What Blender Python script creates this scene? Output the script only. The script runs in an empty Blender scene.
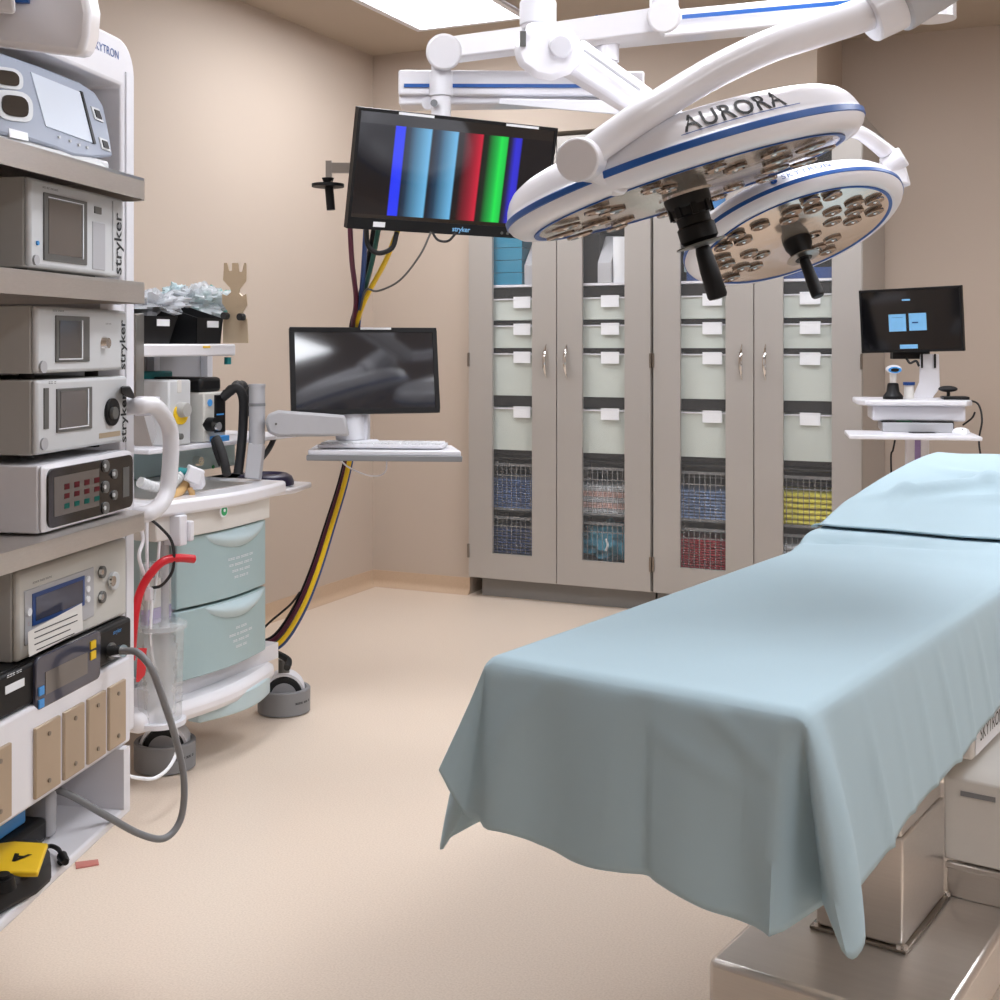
import bpy, bmesh, math, random
from mathutils import Vector, Matrix, noise
random.seed(7)
PI = math.pi
SC = bpy.context.scene
COL = SC.collection
H0, FP, HY = 1.30, 1250.0, 345.0      # eye height, focal length in pixels, horizon row

# ------------------------------------------------------------------ frames
class Frame:
    def __init__(s, x, y, deg):
        s.o = Vector((x, y, 0)); s.rz = math.radians(deg)
        s.R = Matrix.Rotation(s.rz, 3, 'Z'); s.Ri = s.R.transposed()
    def world(s, p): return s.o + s.R @ Vector(p)
    def local(s, p): return s.Ri @ (Vector(p) - s.o)
    def hit(s, px, py, ax, val):
        """where the sight line of a photo pixel meets the plane (axis = value) of this frame"""
        c = s.local((0, 0, H0)); d = s.Ri @ Vector(((px-500)/FP, 1, -(py-HY)/FP))
        i = 'xyz'.index(ax); t = (val - c[i]) / d[i]
        return c + d*t
W = Frame(0, 0, 0)
ROOM = Frame(-.688, 6.77, -24.5)
RACK = Frame(-1.2, 0, -10.2)
BED = Frame(.4244, 1.728, -35.04)
def at(px, py, Y): return Vector(((px-500)/FP*Y, Y, H0-(py-HY)/FP*Y))

# ------------------------------------------------------------------ materials
def lin(c):
    return tuple(((v/255)/12.92 if v/255 <= .04045 else ((v/255+.055)/1.055)**2.4) for v in c)
def mat(name, rgb, rough=.5, metal=0, var=.04, scale=30, emit=0, trans=0, alpha=1, bump=0, bscale=200, coat=0, spec=.5, aniso=None):
    m = bpy.data.materials.new(name); m.use_nodes = True
    nt = m.node_tree; b = nt.nodes['Principled BSDF']; L = nt.links
    c = (*lin(rgb), 1)
    tc = nt.nodes.new('ShaderNodeTexCoord')
    nz = nt.nodes.new('ShaderNodeTexNoise'); nz.inputs['Scale'].default_value = scale; nz.inputs['Detail'].default_value = 3
    if aniso:
        mp = nt.nodes.new('ShaderNodeMapping'); mp.inputs['Scale'].default_value = aniso
        L.new(tc.outputs['Object'], mp.inputs['Vector']); L.new(mp.outputs['Vector'], nz.inputs['Vector'])
    else: L.new(tc.outputs['Object'], nz.inputs['Vector'])
    mx = nt.nodes.new('ShaderNodeMix'); mx.data_type = 'RGBA'
    mx.inputs['A'].default_value = tuple(v*(1-var) for v in c[:3])+(1,)
    mx.inputs['B'].default_value = tuple(min(1, v*(1+var)) for v in c[:3])+(1,)
    L.new(nz.outputs['Fac'], mx.inputs['Factor']); L.new(mx.outputs['Result'], b.inputs['Base Color'])
    b.inputs['Roughness'].default_value = rough; b.inputs['Metallic'].default_value = metal
    b.inputs['Specular IOR Level'].default_value = spec
    if coat: b.inputs['Coat Weight'].default_value = coat; b.inputs['Coat Roughness'].default_value = .06
    if emit:
        L.new(mx.outputs['Result'], b.inputs['Emission Color']); b.inputs['Emission Strength'].default_value = emit
    if trans: b.inputs['Transmission Weight'].default_value = trans; b.inputs['IOR'].default_value = 1.3
    if alpha < 1: b.inputs['Alpha'].default_value = alpha
    if bump:
        n2 = nt.nodes.new('ShaderNodeTexNoise'); n2.inputs['Scale'].default_value = bscale; n2.inputs['Detail'].default_value = 2
        if aniso: L.new(mp.outputs['Vector'], n2.inputs['Vector'])
        else: L.new(tc.outputs['Object'], n2.inputs['Vector'])
        bp = nt.nodes.new('ShaderNodeBump'); bp.inputs['Strength'].default_value = bump; bp.inputs['Distance'].default_value = .002
        L.new(n2.outputs['Fac'], bp.inputs['Height']); L.new(bp.outputs['Normal'], b.inputs['Normal'])
    return m
M = {}
def D(k, *a, **kw): M[k] = mat(k, *a, **kw)
D('wall', (192, 177, 163), .7, var=.02, scale=2)
D('ceiling', (182, 167, 150), .8, var=.02, scale=2)
D('cove', (198, 172, 146), .45, var=.08, scale=120)
D('white_enamel', (232, 231, 236), .28, var=.01, coat=.3)
D('white_plastic', (226, 226, 232), .42, var=.015)
D('ivory', (222, 219, 214), .45, var=.02)
D('blue_stripe', (24, 84, 160), .35, var=.02)
D('steel', (222, 217, 212), .30, metal=.92, var=.06, scale=6, bump=.05, aniso=(1, 12, 60))
D('steel_dark', (150, 142, 134), .3, metal=1, var=.06, scale=6)
D('brushed', (180, 175, 170), .42, metal=.3, var=.03, scale=5, aniso=(1, 1, .2))
D('shade_liner', (26, 26, 26), .6, var=.05)  # near-black colour paints in the shade of the cabinet interior
D('chrome', (230, 228, 226), .12, metal=1)
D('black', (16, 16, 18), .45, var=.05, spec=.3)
D('plinth_grey', (140, 138, 136), .5, var=.03)
D('black_gloss', (10, 10, 12), .08, var=.02, coat=.5)
D('rubber', (30, 30, 32), .65, var=.1)
D('tray', (196, 203, 196), .45, var=.02)
D('paper', (236, 238, 242), .6, var=.01)
D('paper_dim', (220, 218, 214), .7, var=.02)
D('device', (204, 206, 208), .4, var=.015)
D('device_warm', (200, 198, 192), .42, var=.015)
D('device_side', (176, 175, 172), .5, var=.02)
D('device_blue', (150, 158, 174), .4, var=.02)
D('bezel', (96, 96, 94), .3, var=.02)
D('lcd', (98, 92, 88), .12, var=.02, coat=.4)
D('lcd_dark', (60, 62, 78), .12, var=.02, coat=.4)
D('lcd_white', (200, 208, 220), .3, emit=.04, var=.03, scale=4)
D('cart_blue', (166, 190, 194), .4, var=.02)
D('cart_pale', (190, 210, 216), .35, var=.02)
D('grey_plastic', (132, 133, 136), .45, var=.03)
D('grey_light', (178, 178, 182), .45, var=.03)
D('tan_metal', (196, 178, 152), .35, metal=.5, var=.03)
D('plate', (190, 172, 150), .38, metal=.55, var=.04)
D('red', (198, 26, 40), .3, var=.03)
D('orange', (236, 90, 40), .4)
D('yellow', (238, 196, 30), .4, var=.02)
D('yellow_cloth', (232, 222, 92), .85, var=.08)
D('green', (40, 160, 96), .4)
D('teal', (16, 128, 132), .45)
D('teal_box', (16, 124, 156), .5, var=.04)
D('blue_light', (70, 150, 220), .4)
D('navy', (28, 66, 128), .35, var=.03)
D('maroon', (92, 30, 56), .4)
D('led_red', (84, 24, 30), .6, spec=.15)
D('led_green', (10, 84, 76), .6, spec=.15)
D('dark_green', (14, 84, 74), .4)
D('purple', (36, 28, 66), .35)
D('lilac', (160, 140, 190), .6, var=.1)
D('linen_blue', (88, 112, 158), .9, var=.15)
D('linen_navy', (52, 70, 112), .9, var=.15)
D('linen_teal', (70, 150, 176), .85, var=.12)
D('linen_pink', (226, 196, 190), .9, var=.1)
D('linen_white', (220, 222, 224), .9, var=.08)
D('linen_red', (172, 36, 52), .9, var=.12)
D('linen_pack', (130, 150, 186), .25, var=.3, scale=14)
D('basket', (170, 170, 170), .5, alpha=.34)
D('glass', (255, 255, 255), .02, alpha=.03, var=0, spec=.2)
D('clear_plastic', (232, 236, 238), .12, alpha=.30, var=.02)
D('bag_plastic', (232, 236, 242), .14, alpha=.55, var=.10, scale=18)
D('ink', (40, 42, 46), .6)
D('skin_tube', (214, 176, 120), .4)
D('lens', (214, 200, 186), .14, metal=.75, var=.10, scale=14, bump=.35, bscale=26)
D('drape', (176, 200, 211), .85, var=.02, scale=8, bump=.12, bscale=700)
D('screen_black', (14, 14, 17), .06, var=.02, coat=.6)
D('screen_grey', (40, 41, 46), .05, var=.02, coat=.9)
D('tile_blue', (112, 166, 208), .3, emit=.25, var=.1, scale=40)

def floor_mat():
    m = bpy.data.materials.new('speckled_vinyl'); m.use_nodes = True
    nt = m.node_tree; b = nt.nodes['Principled BSDF']; L = nt.links
    tc = nt.nodes.new('ShaderNodeTexCoord')
    v = nt.nodes.new('ShaderNodeTexVoronoi'); v.inputs['Scale'].default_value = 190
    n = nt.nodes.new('ShaderNodeTexNoise'); n.inputs['Scale'].default_value = 210; n.inputs['Detail'].default_value = 4
    n2 = nt.nodes.new('ShaderNodeTexNoise'); n2.inputs['Scale'].default_value = 1.4
    for q in (v, n, n2): L.new(tc.outputs['Object'], q.inputs['Vector'])
    r = nt.nodes.new('ShaderNodeValToRGB'); r.color_ramp.elements[0].position = .3; r.color_ramp.elements[1].position = .62
    r.color_ramp.elements[0].color = (*lin((214, 197, 180)), 1); r.color_ramp.elements[1].color = (*lin((228, 212, 196)), 1)
    L.new(n.outputs['Fac'], r.inputs['Fac'])
    r2 = nt.nodes.new('ShaderNodeValToRGB'); r2.color_ramp.elements[0].position = .0; r2.color_ramp.elements[1].position = .16
    r2.color_ramp.elements[0].color = (*lin((196, 172, 150)), 1); r2.color_ramp.elements[1].color = (1, 1, 1, 1)
    L.new(v.outputs['Distance'], r2.inputs['Fac'])
    mx = nt.nodes.new('ShaderNodeMix'); mx.data_type = 'RGBA'; mx.blend_type = 'MULTIPLY'; mx.inputs['Factor'].default_value = .22
    L.new(r.outputs['Color'], mx.inputs['A']); L.new(r2.outputs['Color'], mx.inputs['B'])
    L.new(mx.outputs['Result'], b.inputs['Base Color'])
    b.inputs['Roughness'].default_value = .3; b.inputs['Specular IOR Level'].default_value = .35
    return m
M['floor'] = floor_mat()

def bars_mat():
    """colour test bars shown on the screen; runs along the object's local x (0..1 in generated coordinates)"""
    m = bpy.data.materials.new('colour_bar_picture'); m.use_nodes = True
    nt = m.node_tree; b = nt.nodes['Principled BSDF']; L = nt.links
    tc = nt.nodes.new('ShaderNodeTexCoord'); sx = nt.nodes.new('ShaderNodeSeparateXYZ')
    L.new(tc.outputs['UV'], sx.inputs[0])
    r = nt.nodes.new('ShaderNodeValToRGB'); e = r.color_ramp.elements
    K = (6, 6, 9)
    st = [(0, K), (.172, K), (.176, (36, 56, 250)), (.222, (36, 60, 250)), (.226, (16, 30, 46)), (.25, (24, 52, 76)), (.352, (110, 186, 232)), (.360, (8, 12, 22)),
          (.372, (14, 30, 50)), (.40, (24, 60, 86)), (.488, (110, 186, 232)), (.494, (8, 10, 14)), (.52, (22, 8, 12)), (.58, (150, 22, 44)), (.618, (210, 30, 60)), (.624, K), (.65, (6, 34, 18)), (.70, (18, 180, 70)), (.72, (24, 230, 84)), (.752, (20, 200, 74)), (.757, K), (.775, (26, 24, 80)),
          (.80, (46, 46, 215)), (.826, (44, 44, 205)), (.832, K)]
    pass
    sel = st
    # a ramp holds 32 stops at most
    while len(e) > 1: e.remove(e[-1])
    e[0].position = 0; e[0].color = (*lin(sel[0][1]), 1)
    for p, c in sel[1:]:
        q = e.new(p); q.color = (*lin(c), 1)
    L.new(sx.outputs['X'], r.inputs['Fac'])
    L.new(r.outputs['Color'], b.inputs['Emission Color']); b.inputs['Emission Strength'].default_value = .95
    b.inputs['Base Color'].default_value = (.006, .006, .008, 1); b.inputs['Roughness'].default_value = .07
    return m
M['bars'] = bars_mat()
def emis(name, rgb, s):
    m = bpy.data.materials.new(name); m.use_nodes = True; nt = m.node_tree
    b = nt.nodes['Principled BSDF']; b.inputs['Base Color'].default_value = (*lin(rgb), 1)
    b.inputs['Emission Color'].default_value = (*lin(rgb), 1); b.inputs['Emission Strength'].default_value = s
    b.inputs['Roughness'].default_value = .5
    return m
M['lamp_panel'] = emis('lamp_panel', (246, 249, 255), 15.0)

# ------------------------------------------------------------------ mesh builder
def frame_from(axis, up=Vector((0, 0, 1))):
    z = Vector(axis).normalized()
    if abs(z.dot(up)) > .98: up = Vector((1, 0, 0))
    x = up.cross(z).normalized(); y = z.cross(x)
    return x, y, z
def catmull(P, n=8):
    P = [Vector(p) for p in P]
    if len(P) < 3: return P
    Q = [P[0]*2-P[1]] + P + [P[-1]*2-P[-2]]; out = []
    for i in range(1, len(Q)-2):
        for k in range(n):
            t = k/n; a, b, c, d = Q[i-1:i+3]
            out.append(.5*((2*b)+(c-a)*t+(2*a-5*b+4*c-d)*t*t+(3*b-a-3*c+d)*t**3))
    out.append(P[-1]); return out
class MB:
    def __init__(s): s.v = []; s.f = []; s.m = []; s.uv = None
    def add(s, vs, fs, mi=0):
        o = len(s.v); s.v += [Vector(p) for p in vs]
        for f in fs: s.f.append([o+i for i in f]); s.m.append(mi)
        return s
    def hexa(s, p, mi=0):   # 4 bottom ccw, 4 top
        return s.add(p, [(3, 2, 1, 0), (4, 5, 6, 7), (0, 1, 5, 4), (1, 2, 6, 5), (2, 3, 7, 6), (3, 0, 4, 7)], mi)
    def box(s, x0, x1, y0, y1, z0, z1, mi=0):
        x0, x1 = sorted((x0, x1)); y0, y1 = sorted((y0, y1)); z0, z1 = sorted((z0, z1))
        return s.hexa([(x0, y0, z0), (x1, y0, z0), (x1, y1, z0), (x0, y1, z0), (x0, y0, z1), (x1, y0, z1), (x1, y1, z1), (x0, y1, z1)], mi)
    def obox(s, c, ax, ay, az, hx, hy, hz, mi=0):
        c = Vector(c); ax = Vector(ax)*hx; ay = Vector(ay)*hy; az = Vector(az)*hz
        return s.hexa([c-ax-ay-az, c+ax-ay-az, c+ax+ay-az, c-ax+ay-az, c-ax-ay+az, c+ax-ay+az, c+ax+ay+az, c-ax+ay+az], mi)
    def bar(s, p0, p1, w, h, mi=0, w1=None, h1=None, up=Vector((0, 0, 1))):
        p0, p1 = Vector(p0), Vector(p1); x, y, z = frame_from(p1-p0, up)
        w1 = w if w1 is None else w1; h1 = h if h1 is None else h1; P = []
        for p, a, b in ((p0, w, h), (p1, w1, h1)):
            P += [p-x*a/2-y*b/2, p+x*a/2-y*b/2, p+x*a/2+y*b/2, p-x*a/2+y*b/2]
        return s.hexa(P, mi)
    def cyl(s, p0, p1, r0, r1=None, n=24, mi=0, up=Vector((0, 0, 1))):
        r1 = r0 if r1 is None else r1; p0, p1 = Vector(p0), Vector(p1); x, y, z = frame_from(p1-p0, up); V = []
        for p, r in ((p0, r0), (p1, r1)):
            for k in range(n):
                a = 2*PI*k/n; V.append(p+x*math.cos(a)*r+y*math.sin(a)*r)
        F = [(k, (k+1) % n, n+(k+1) % n, n+k) for k in range(n)]+[tuple(range(n))[::-1], tuple(range(n, 2*n))]
        return s.add(V, F, mi)
    def tube(s, path, r, n=10, mi=0, smooth=8, rs=None):
        P = catmull(path, smooth) if smooth else [Vector(p) for p in path]
        V = []; F = []; nrm = None; N = len(P)
        for i, p in enumerate(P):
            t = (P[min(i+1, N-1)]-P[max(i-1, 0)]).normalized()
            if nrm is None: nrm = frame_from(t)[0]
            nrm = (nrm-t*nrm.dot(t)).normalized(); bi = t.cross(nrm)
            rr = r if rs is None else rs(i/(N-1))
            for k in range(n):
                a = 2*PI*k/n; V.append(p+nrm*math.cos(a)*rr+bi*math.sin(a)*rr)
        for i in range(N-1):
            for k in range(n): F.append((i*n+k, i*n+(k+1) % n, (i+1)*n+(k+1) % n, (i+1)*n+k))
        F += [tuple(range(n))[::-1], tuple((N-1)*n+k for k in range(n))]
        return s.add(V, F, mi)
    def lathe(s, prof, c=(0, 0, 0), ax=((1, 0, 0), (0, 1, 0), (0, 0, 1)), n=48, mi=0, mis=None, sx=1, sy=1):
        c = Vector(c); X, Y, Z = [Vector(a) for a in ax]; V = []
        for r, h in prof:
            for k in range(n):
                a = 2*PI*k/n; V.append(c+X*math.cos(a)*r*sx+Y*math.sin(a)*r*sy+Z*h)
        o = len(s.v); s.v += V
        for i in range(len(prof)-1):
            for k in range(n):
                s.f.append([o+i*n+k, o+i*n+(k+1) % n, o+(i+1)*n+(k+1) % n, o+(i+1)*n+k]); s.m.append(mis[i] if mis else mi)
        for i, rev in ((0, 1), (len(prof)-1, 0)):
            if prof[i][0] > 1e-5:
                f = [o+i*n+k for k in range(n)]; s.f.append(f[::-1] if rev else f); s.m.append(mis[min(i, len(prof)-2)] if mis else mi)
        return s
    def prism(s, poly, f0, f1, mi=0):
        n = len(poly); V = [f0(*p) for p in poly]+[f1(*p) for p in poly]
        F = [tuple(range(n))[::-1], tuple(range(n, 2*n))]+[(k, (k+1) % n, n+(k+1) % n, n+k) for k in range(n)]
        return s.add(V, F, mi)
    def grid(s, fn, nu, nv, mi=0):
        V = [fn(i/nu, j/nv) for j in range(nv+1) for i in range(nu+1)]
        F = [(j*(nu+1)+i, j*(nu+1)+i+1, (j+1)*(nu+1)+i+1, (j+1)*(nu+1)+i) for j in range(nv) for i in range(nu)]
        return s.add(V, F, mi)
    def blob(s, c, rx, ry, rz, amp=.0, fr=8, nu=24, nv=14, seed=0, mi=0):
        c = Vector(c)
        V = [];
        for j in range(nv+1):
            th = PI*j/nv
            for i in range(nu):
                ph = 2*PI*i/nu; d = Vector((math.sin(th)*math.cos(ph), math.sin(th)*math.sin(ph), math.cos(th)))
                k = 1+amp*noise.noise(d*fr*.35+Vector((seed, seed*2, 0)))+amp*.5*noise.noise(d*fr+Vector((seed, 0, 3)))
                V.append(c+Vector((d.x*rx*k, d.y*ry*k, d.z*rz*k)))
        F = [(j*nu+i, j*nu+(i+1) % nu, (j+1)*nu+(i+1) % nu, (j+1)*nu+i) for j in range(nv) for i in range(nu)]
        return s.add(V, F, mi)
    def mesh(s, name, mats, off=(0, 0, 0), ang=35, weld=True):
        off = Vector(off); me = bpy.data.meshes.new(name)
        me.from_pydata([tuple(p-off) for p in s.v], [], s.f)
        for m in (mats if isinstance(mats, (list, tuple)) else [mats]): me.materials.append(M[m])
        for i, p in enumerate(me.polygons): p.material_index = s.m[i]
        bm = bmesh.new(); bm.from_mesh(me)
        if weld: bmesh.ops.remove_doubles(bm, verts=bm.verts, dist=1e-6)
        bmesh.ops.recalc_face_normals(bm, faces=bm.faces); bm.to_mesh(me); bm.free()
        me.polygons.foreach_set('use_smooth', [True]*len(me.polygons))
        me.set_sharp_from_angle(angle=math.radians(ang)); me.update()
        return me

def link(name, me, parent=None, bevel=0, seg=2):
    o = bpy.data.objects.new(name, me); COL.objects.link(o)
    if parent: o.parent = parent
    if bevel:
        b = o.modifiers.new('bevel', 'BEVEL'); b.width = bevel; b.segments = seg; b.limit_method = 'ANGLE'; b.angle_limit = math.radians(40)
    return o
def tag(o, label, cat, group=None):
    o['label'] = label; o['category'] = cat
    if group: o['group'] = group
class Thing:
    """an Empty at the thing's base; parts are given in the coordinates of the frame F"""
    def __init__(s, F, org, name, label, cat, group=None):
        s.F = F; s.org = Vector(org); o = bpy.data.objects.new(name, None); COL.objects.link(o)
        o.location = F.world(org); o.rotation_euler = (0, 0, F.rz); o.empty_display_size = .1
        tag(o, label, cat, group); s.o = o
    def part(s, name, mb, mats, parent=None, bevel=0, label=None, ang=35, weld=True):
        o = link(name, mb.mesh(name, mats, s.org, ang, weld), parent or s.o, bevel)
        if label: o['label'] = label
        return o
def solo(F, org, name, mb, mats, label, cat, group=None, bevel=0, ang=35, weld=True):
    o = link(name, mb.mesh(name, mats, org, ang, weld), None, bevel)
    o.location = F.world(org); o.rotation_euler = (0, 0, F.rz); tag(o, label, cat, group); return o
def struct(name, F, mb, m, bevel=0):
    o = link(name, mb.mesh(name, m), None, bevel); o.location = F.o; o.rotation_euler = (0, 0, F.rz); o['kind'] = 'structure'; return o
def text_mb(body, size, fn, spacing=1.0, shear=0, bold=0, mb=None):
    """lettering: the flat glyph outlines laid on a surface by fn(x, y) -> point; x centred"""
    cu = bpy.data.curves.new('t', 'FONT'); cu.body = body; cu.size = size; cu.align_x = 'CENTER'; cu.align_y = 'CENTER'
    cu.space_character = spacing; cu.shear = shear; cu.offset = bold; cu.resolution_u = 3
    o = bpy.data.objects.new('t', cu); COL.objects.link(o)
    dg = bpy.context.evaluated_depsgraph_get(); me = bpy.data.meshes.new_from_object(o.evaluated_get(dg))
    mb = mb or MB(); mb.add([fn(v.co.x, v.co.y) for v in me.vertices], [tuple(p.vertices) for p in me.polygons])
    bpy.data.objects.remove(o); bpy.data.curves.remove(cu); bpy.data.meshes.remove(me)
    return mb

# ------------------------------------------------------------------ camera
cd = bpy.data.cameras.new('camera'); cam = bpy.data.objects.new('camera', cd); COL.objects.link(cam)
cam.location = (0, 0, H0); cam.rotation_euler = (PI/2, 0, 0)
cd.sensor_width = 36; cd.sensor_fit = 'HORIZONTAL'; cd.lens = 36*FP/1000; cd.shift_y = -(500-HY)/1000; cd.clip_start = .05
SC.camera = cam
SC.view_settings.view_transform = 'Standard'; SC.view_settings.look = 'None'; SC.view_settings.gamma = 1
SC.view_settings.exposure = 0; SC.view_settings.use_curve_mapping = False
w = bpy.data.worlds.new('world'); SC.world = w; w.use_nodes = True
w.node_tree.nodes['Background'].inputs[0].default_value = (.9, .93, 1, 1); w.node_tree.nodes['Background'].inputs[1].default_value = .15

# ------------------------------------------------------------------ room shell
CZ = 2.865; A1, B0, BB = 6.4, -7.6, .70
struct('floor', ROOM, MB().box(-.15, A1+.15, B0-.15, BB+.15, -.1, 0), 'floor')
struct('ceiling', ROOM, MB().box(-.15, A1+.15, B0-.15, BB+.15, CZ, CZ+.1), 'ceiling')
struct('wall_left', ROOM, MB().box(-.15, 0, B0-.15, .15, 0, CZ), 'wall')
struct('wall_back', ROOM, MB().box(0, .585, 0, BB+.15, 0, CZ).box(.585, A1+.15, BB, BB+.15, 0, CZ), 'wall')
struct('wall_soffit', ROOM, MB().box(.585, 2.369, 0, BB, 2.38, CZ), 'wall')
struct('wall_right', ROOM, MB().box(A1, A1+.15, B0, BB, 0, CZ), 'wall')
struct('wall_front', ROOM, MB().box(0, A1+.15, B0-.15, B0, 0, CZ), 'wall')
def cove(mb, pts, h=.085, r=.035):
    """floor vinyl turned up the wall in a small curve; pts: two ends and the inward normal"""
    p0, p1, nrm = [Vector(p) for p in pts]; prof = [(0.0005, h), (.006, h)]+[(.006+r-r*math.cos(a), r-r*math.sin(a)) for a in [PI/2*k/6 for k in range(7)]]
    prof = [(.0, h), (.005, h)]+[(.005+r*(1-math.cos(PI/2*k/6)), r*(1-math.sin(PI/2*k/6))+.0005) for k in range(7)]+[(0, .0005)]
    f = lambda p: (lambda d, z: p+nrm*d+Vector((0, 0, z)))
    mb.prism(prof, f(p0), f(p1))
struct('baseboard_left', ROOM, (lambda m: (cove(m, ((.0, B0, 0), (.0, 0, 0), (1, 0, 0))), m)[-1])(MB()), 'cove')
struct('baseboard_back', ROOM, (lambda m: (cove(m, ((0, 0, 0), (.585, 0, 0), (0, -1, 0))), cove(m, ((2.6, BB, 0), (A1, BB, 0), (0, -1, 0))), m)[-1])(MB()), 'cove')
struct('baseboard_right', ROOM, (lambda m: (cove(m, ((A1, B0, 0), (A1, BB, 0), (-1, 0, 0))), m)[-1])(MB()), 'cove')

# ceiling lights: lay-in troffers, the one over the cabinets is in the picture
def troffer(a, b, label):
    T = Thing(ROOM, (a, b, CZ), 'ceiling_light', label, 'light', 'troffers across the ceiling')
    fr = MB(); t = .035
    for x0, x1, y0, y1 in ((-.3, .3, -.61, -.61+t), (-.3, .3, .61-t, .61), (-.3, -.3+t, -.61+t, .61-t), (.3-t, .3, -.61+t, .61-t)):
        fr.box(a+x0, a+x1, b+y0, b+y1, CZ-.018, CZ-.001)
    T.part('light_frame', fr, 'white_enamel', bevel=.003)
    T.part('diffuser', MB().box(a-.3+t, a+.3-t, b-.61+t, b+.61-t, CZ-.012, CZ-.002), 'lamp_panel')
troffer(.80, -1.03, 'glowing rectangular ceiling light in front of the steel cabinets')
for (a, b) in ((1.35, -3.5), (2.7, -1.5), (2.75, -3.3), (4.6, -1.3), (4.6, -3.4), (4.7, -5.6)):  # last one is an unseen rear light added to fill the drape's end
    troffer(a, b, 'unseen rectangular ceiling light out over the rest of the room')
# ------------------------------------------------------------------ storage cabinets
CF = -.07                       # front plane of the doors in the room frame
WIN0, WIN1, WZ0, WZ1 = .135, .357, .233, 2.204
LV = [(1.534, 1.427), (1.397, 1.285), (1.254, 1.041), (.975, .762)]     # tray rims and floors
def cabinet(a0, label, tint):
    T = Thing(ROOM, (a0, CF, 0), 'storage_cabinet', label, 'cabinet')
    wd, dp = .982, .75; y0 = CF+.022; y1 = CF+dp; b = MB(); t = .018
    b.box(a0, a0+t, y0, y1, .1, 2.345).box(a0+wd-t, a0+wd, y0, y1, .1, 2.345)
    b.box(a0+t, a0+wd-t, y0, y1, .1, .13).box(a0+t, a0+wd-t, y0, y1, 2.315, 2.345)
    T.part('body', b, 'brushed', bevel=.001)
    T.part('shade_liner', MB().box(a0+t, a0+wd-t, y0+.45, y0+.455, .13, 2.315).box(a0+wd/2-.008, a0+wd/2+.008, y0+.004, y0+.45, .13, 2.315)
           .box(a0+t, a0+t+.003, y0+.004, y0+.45, .13, 2.315).box(a0+wd-t-.003, a0+wd-t, y0+.004, y0+.45, .13, 2.315), 'shade_liner')
    T.part('plinth', MB().box(a0+(.045 if tint == 0 else 0), a0+wd, CF+.075, y1, 0, .1), 'plinth_grey', label='grey recessed kick base')
    for z in (1.608, 1.95):
        T.part('shelf', MB().box(a0+t+.004, a0+wd-t-.004, y0+.02, y0+.44, z-.012, z), 'white_plastic')
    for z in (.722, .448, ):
        T.part('shelf', MB().box(a0+t+.004, a0+wd-t-.004, y0+.05, y0+.44, z-.006, z), 'shade_liner')
    for k in (0, 1):
        d0 = a0+k*wd/2+.0025; d1 = a0+(k+1)*wd/2-.0025; m = MB(); q0 = a0+k*.491+WIN0; q1 = a0+k*.491+WIN1
        m.box(d0, q0, CF, CF+.02, .105, 2.342).box(q1, d1, CF, CF+.02, .105, 2.342).box(q0, q1, CF, CF+.02, .105, WZ0).box(q0, q1, CF, CF+.02, WZ1, 2.342)
        dr = T.part('door', m, 'brushed')
        T.part('glass_pane', MB().box(q0-.004, q1+.004, CF+.008, CF+.011, WZ0-.004, WZ1+.004), 'glass', dr)
        hx = d1-.053 if k == 0 else d0+.053
        T.part('door_handle', MB().tube([(hx, CF+.002, 1.302), (hx, CF-.026, 1.262), (hx, CF-.032, 1.22), (hx, CF-.026, 1.178), (hx, CF+.002, 1.138)], .007, 10,
               rs=lambda u: .004+.006*math.sin(PI*u)), 'chrome', dr)
        r0 = a0+t+.004 if k == 0 else a0+wd/2+.009; r1 = a0+wd/2-.009 if k == 0 else a0+wd-t-.004
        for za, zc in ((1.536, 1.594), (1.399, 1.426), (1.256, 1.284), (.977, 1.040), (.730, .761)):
            T.part('gap_shade', MB().box(r0, r1, CF+.068, CF+.072, za+.006, zc-.001), 'black')  # black strips paint the shade in the gaps between trays
        for z in (2.10, 1.225, .24):
            ex = a0-.002 if k == 0 else a0+wd+.002
            T.part('hinge', MB().cyl((ex+(.004 if k == 0 else -.004), CF-.004, z-.035), (ex+(.004 if k == 0 else -.004), CF-.004, z+.035), .0065, n=12), 'steel_dark', dr)
    return T
CA = [.608, 1.600]
names = ['left-hand stainless double-door cabinet with glass panels, beside the beige wall corner', 'right-hand stainless double-door cabinet with glass panels, beside the wheeled computer stand']
for i in (0, 1): cabinet(CA[i], names[i], i)
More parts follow.
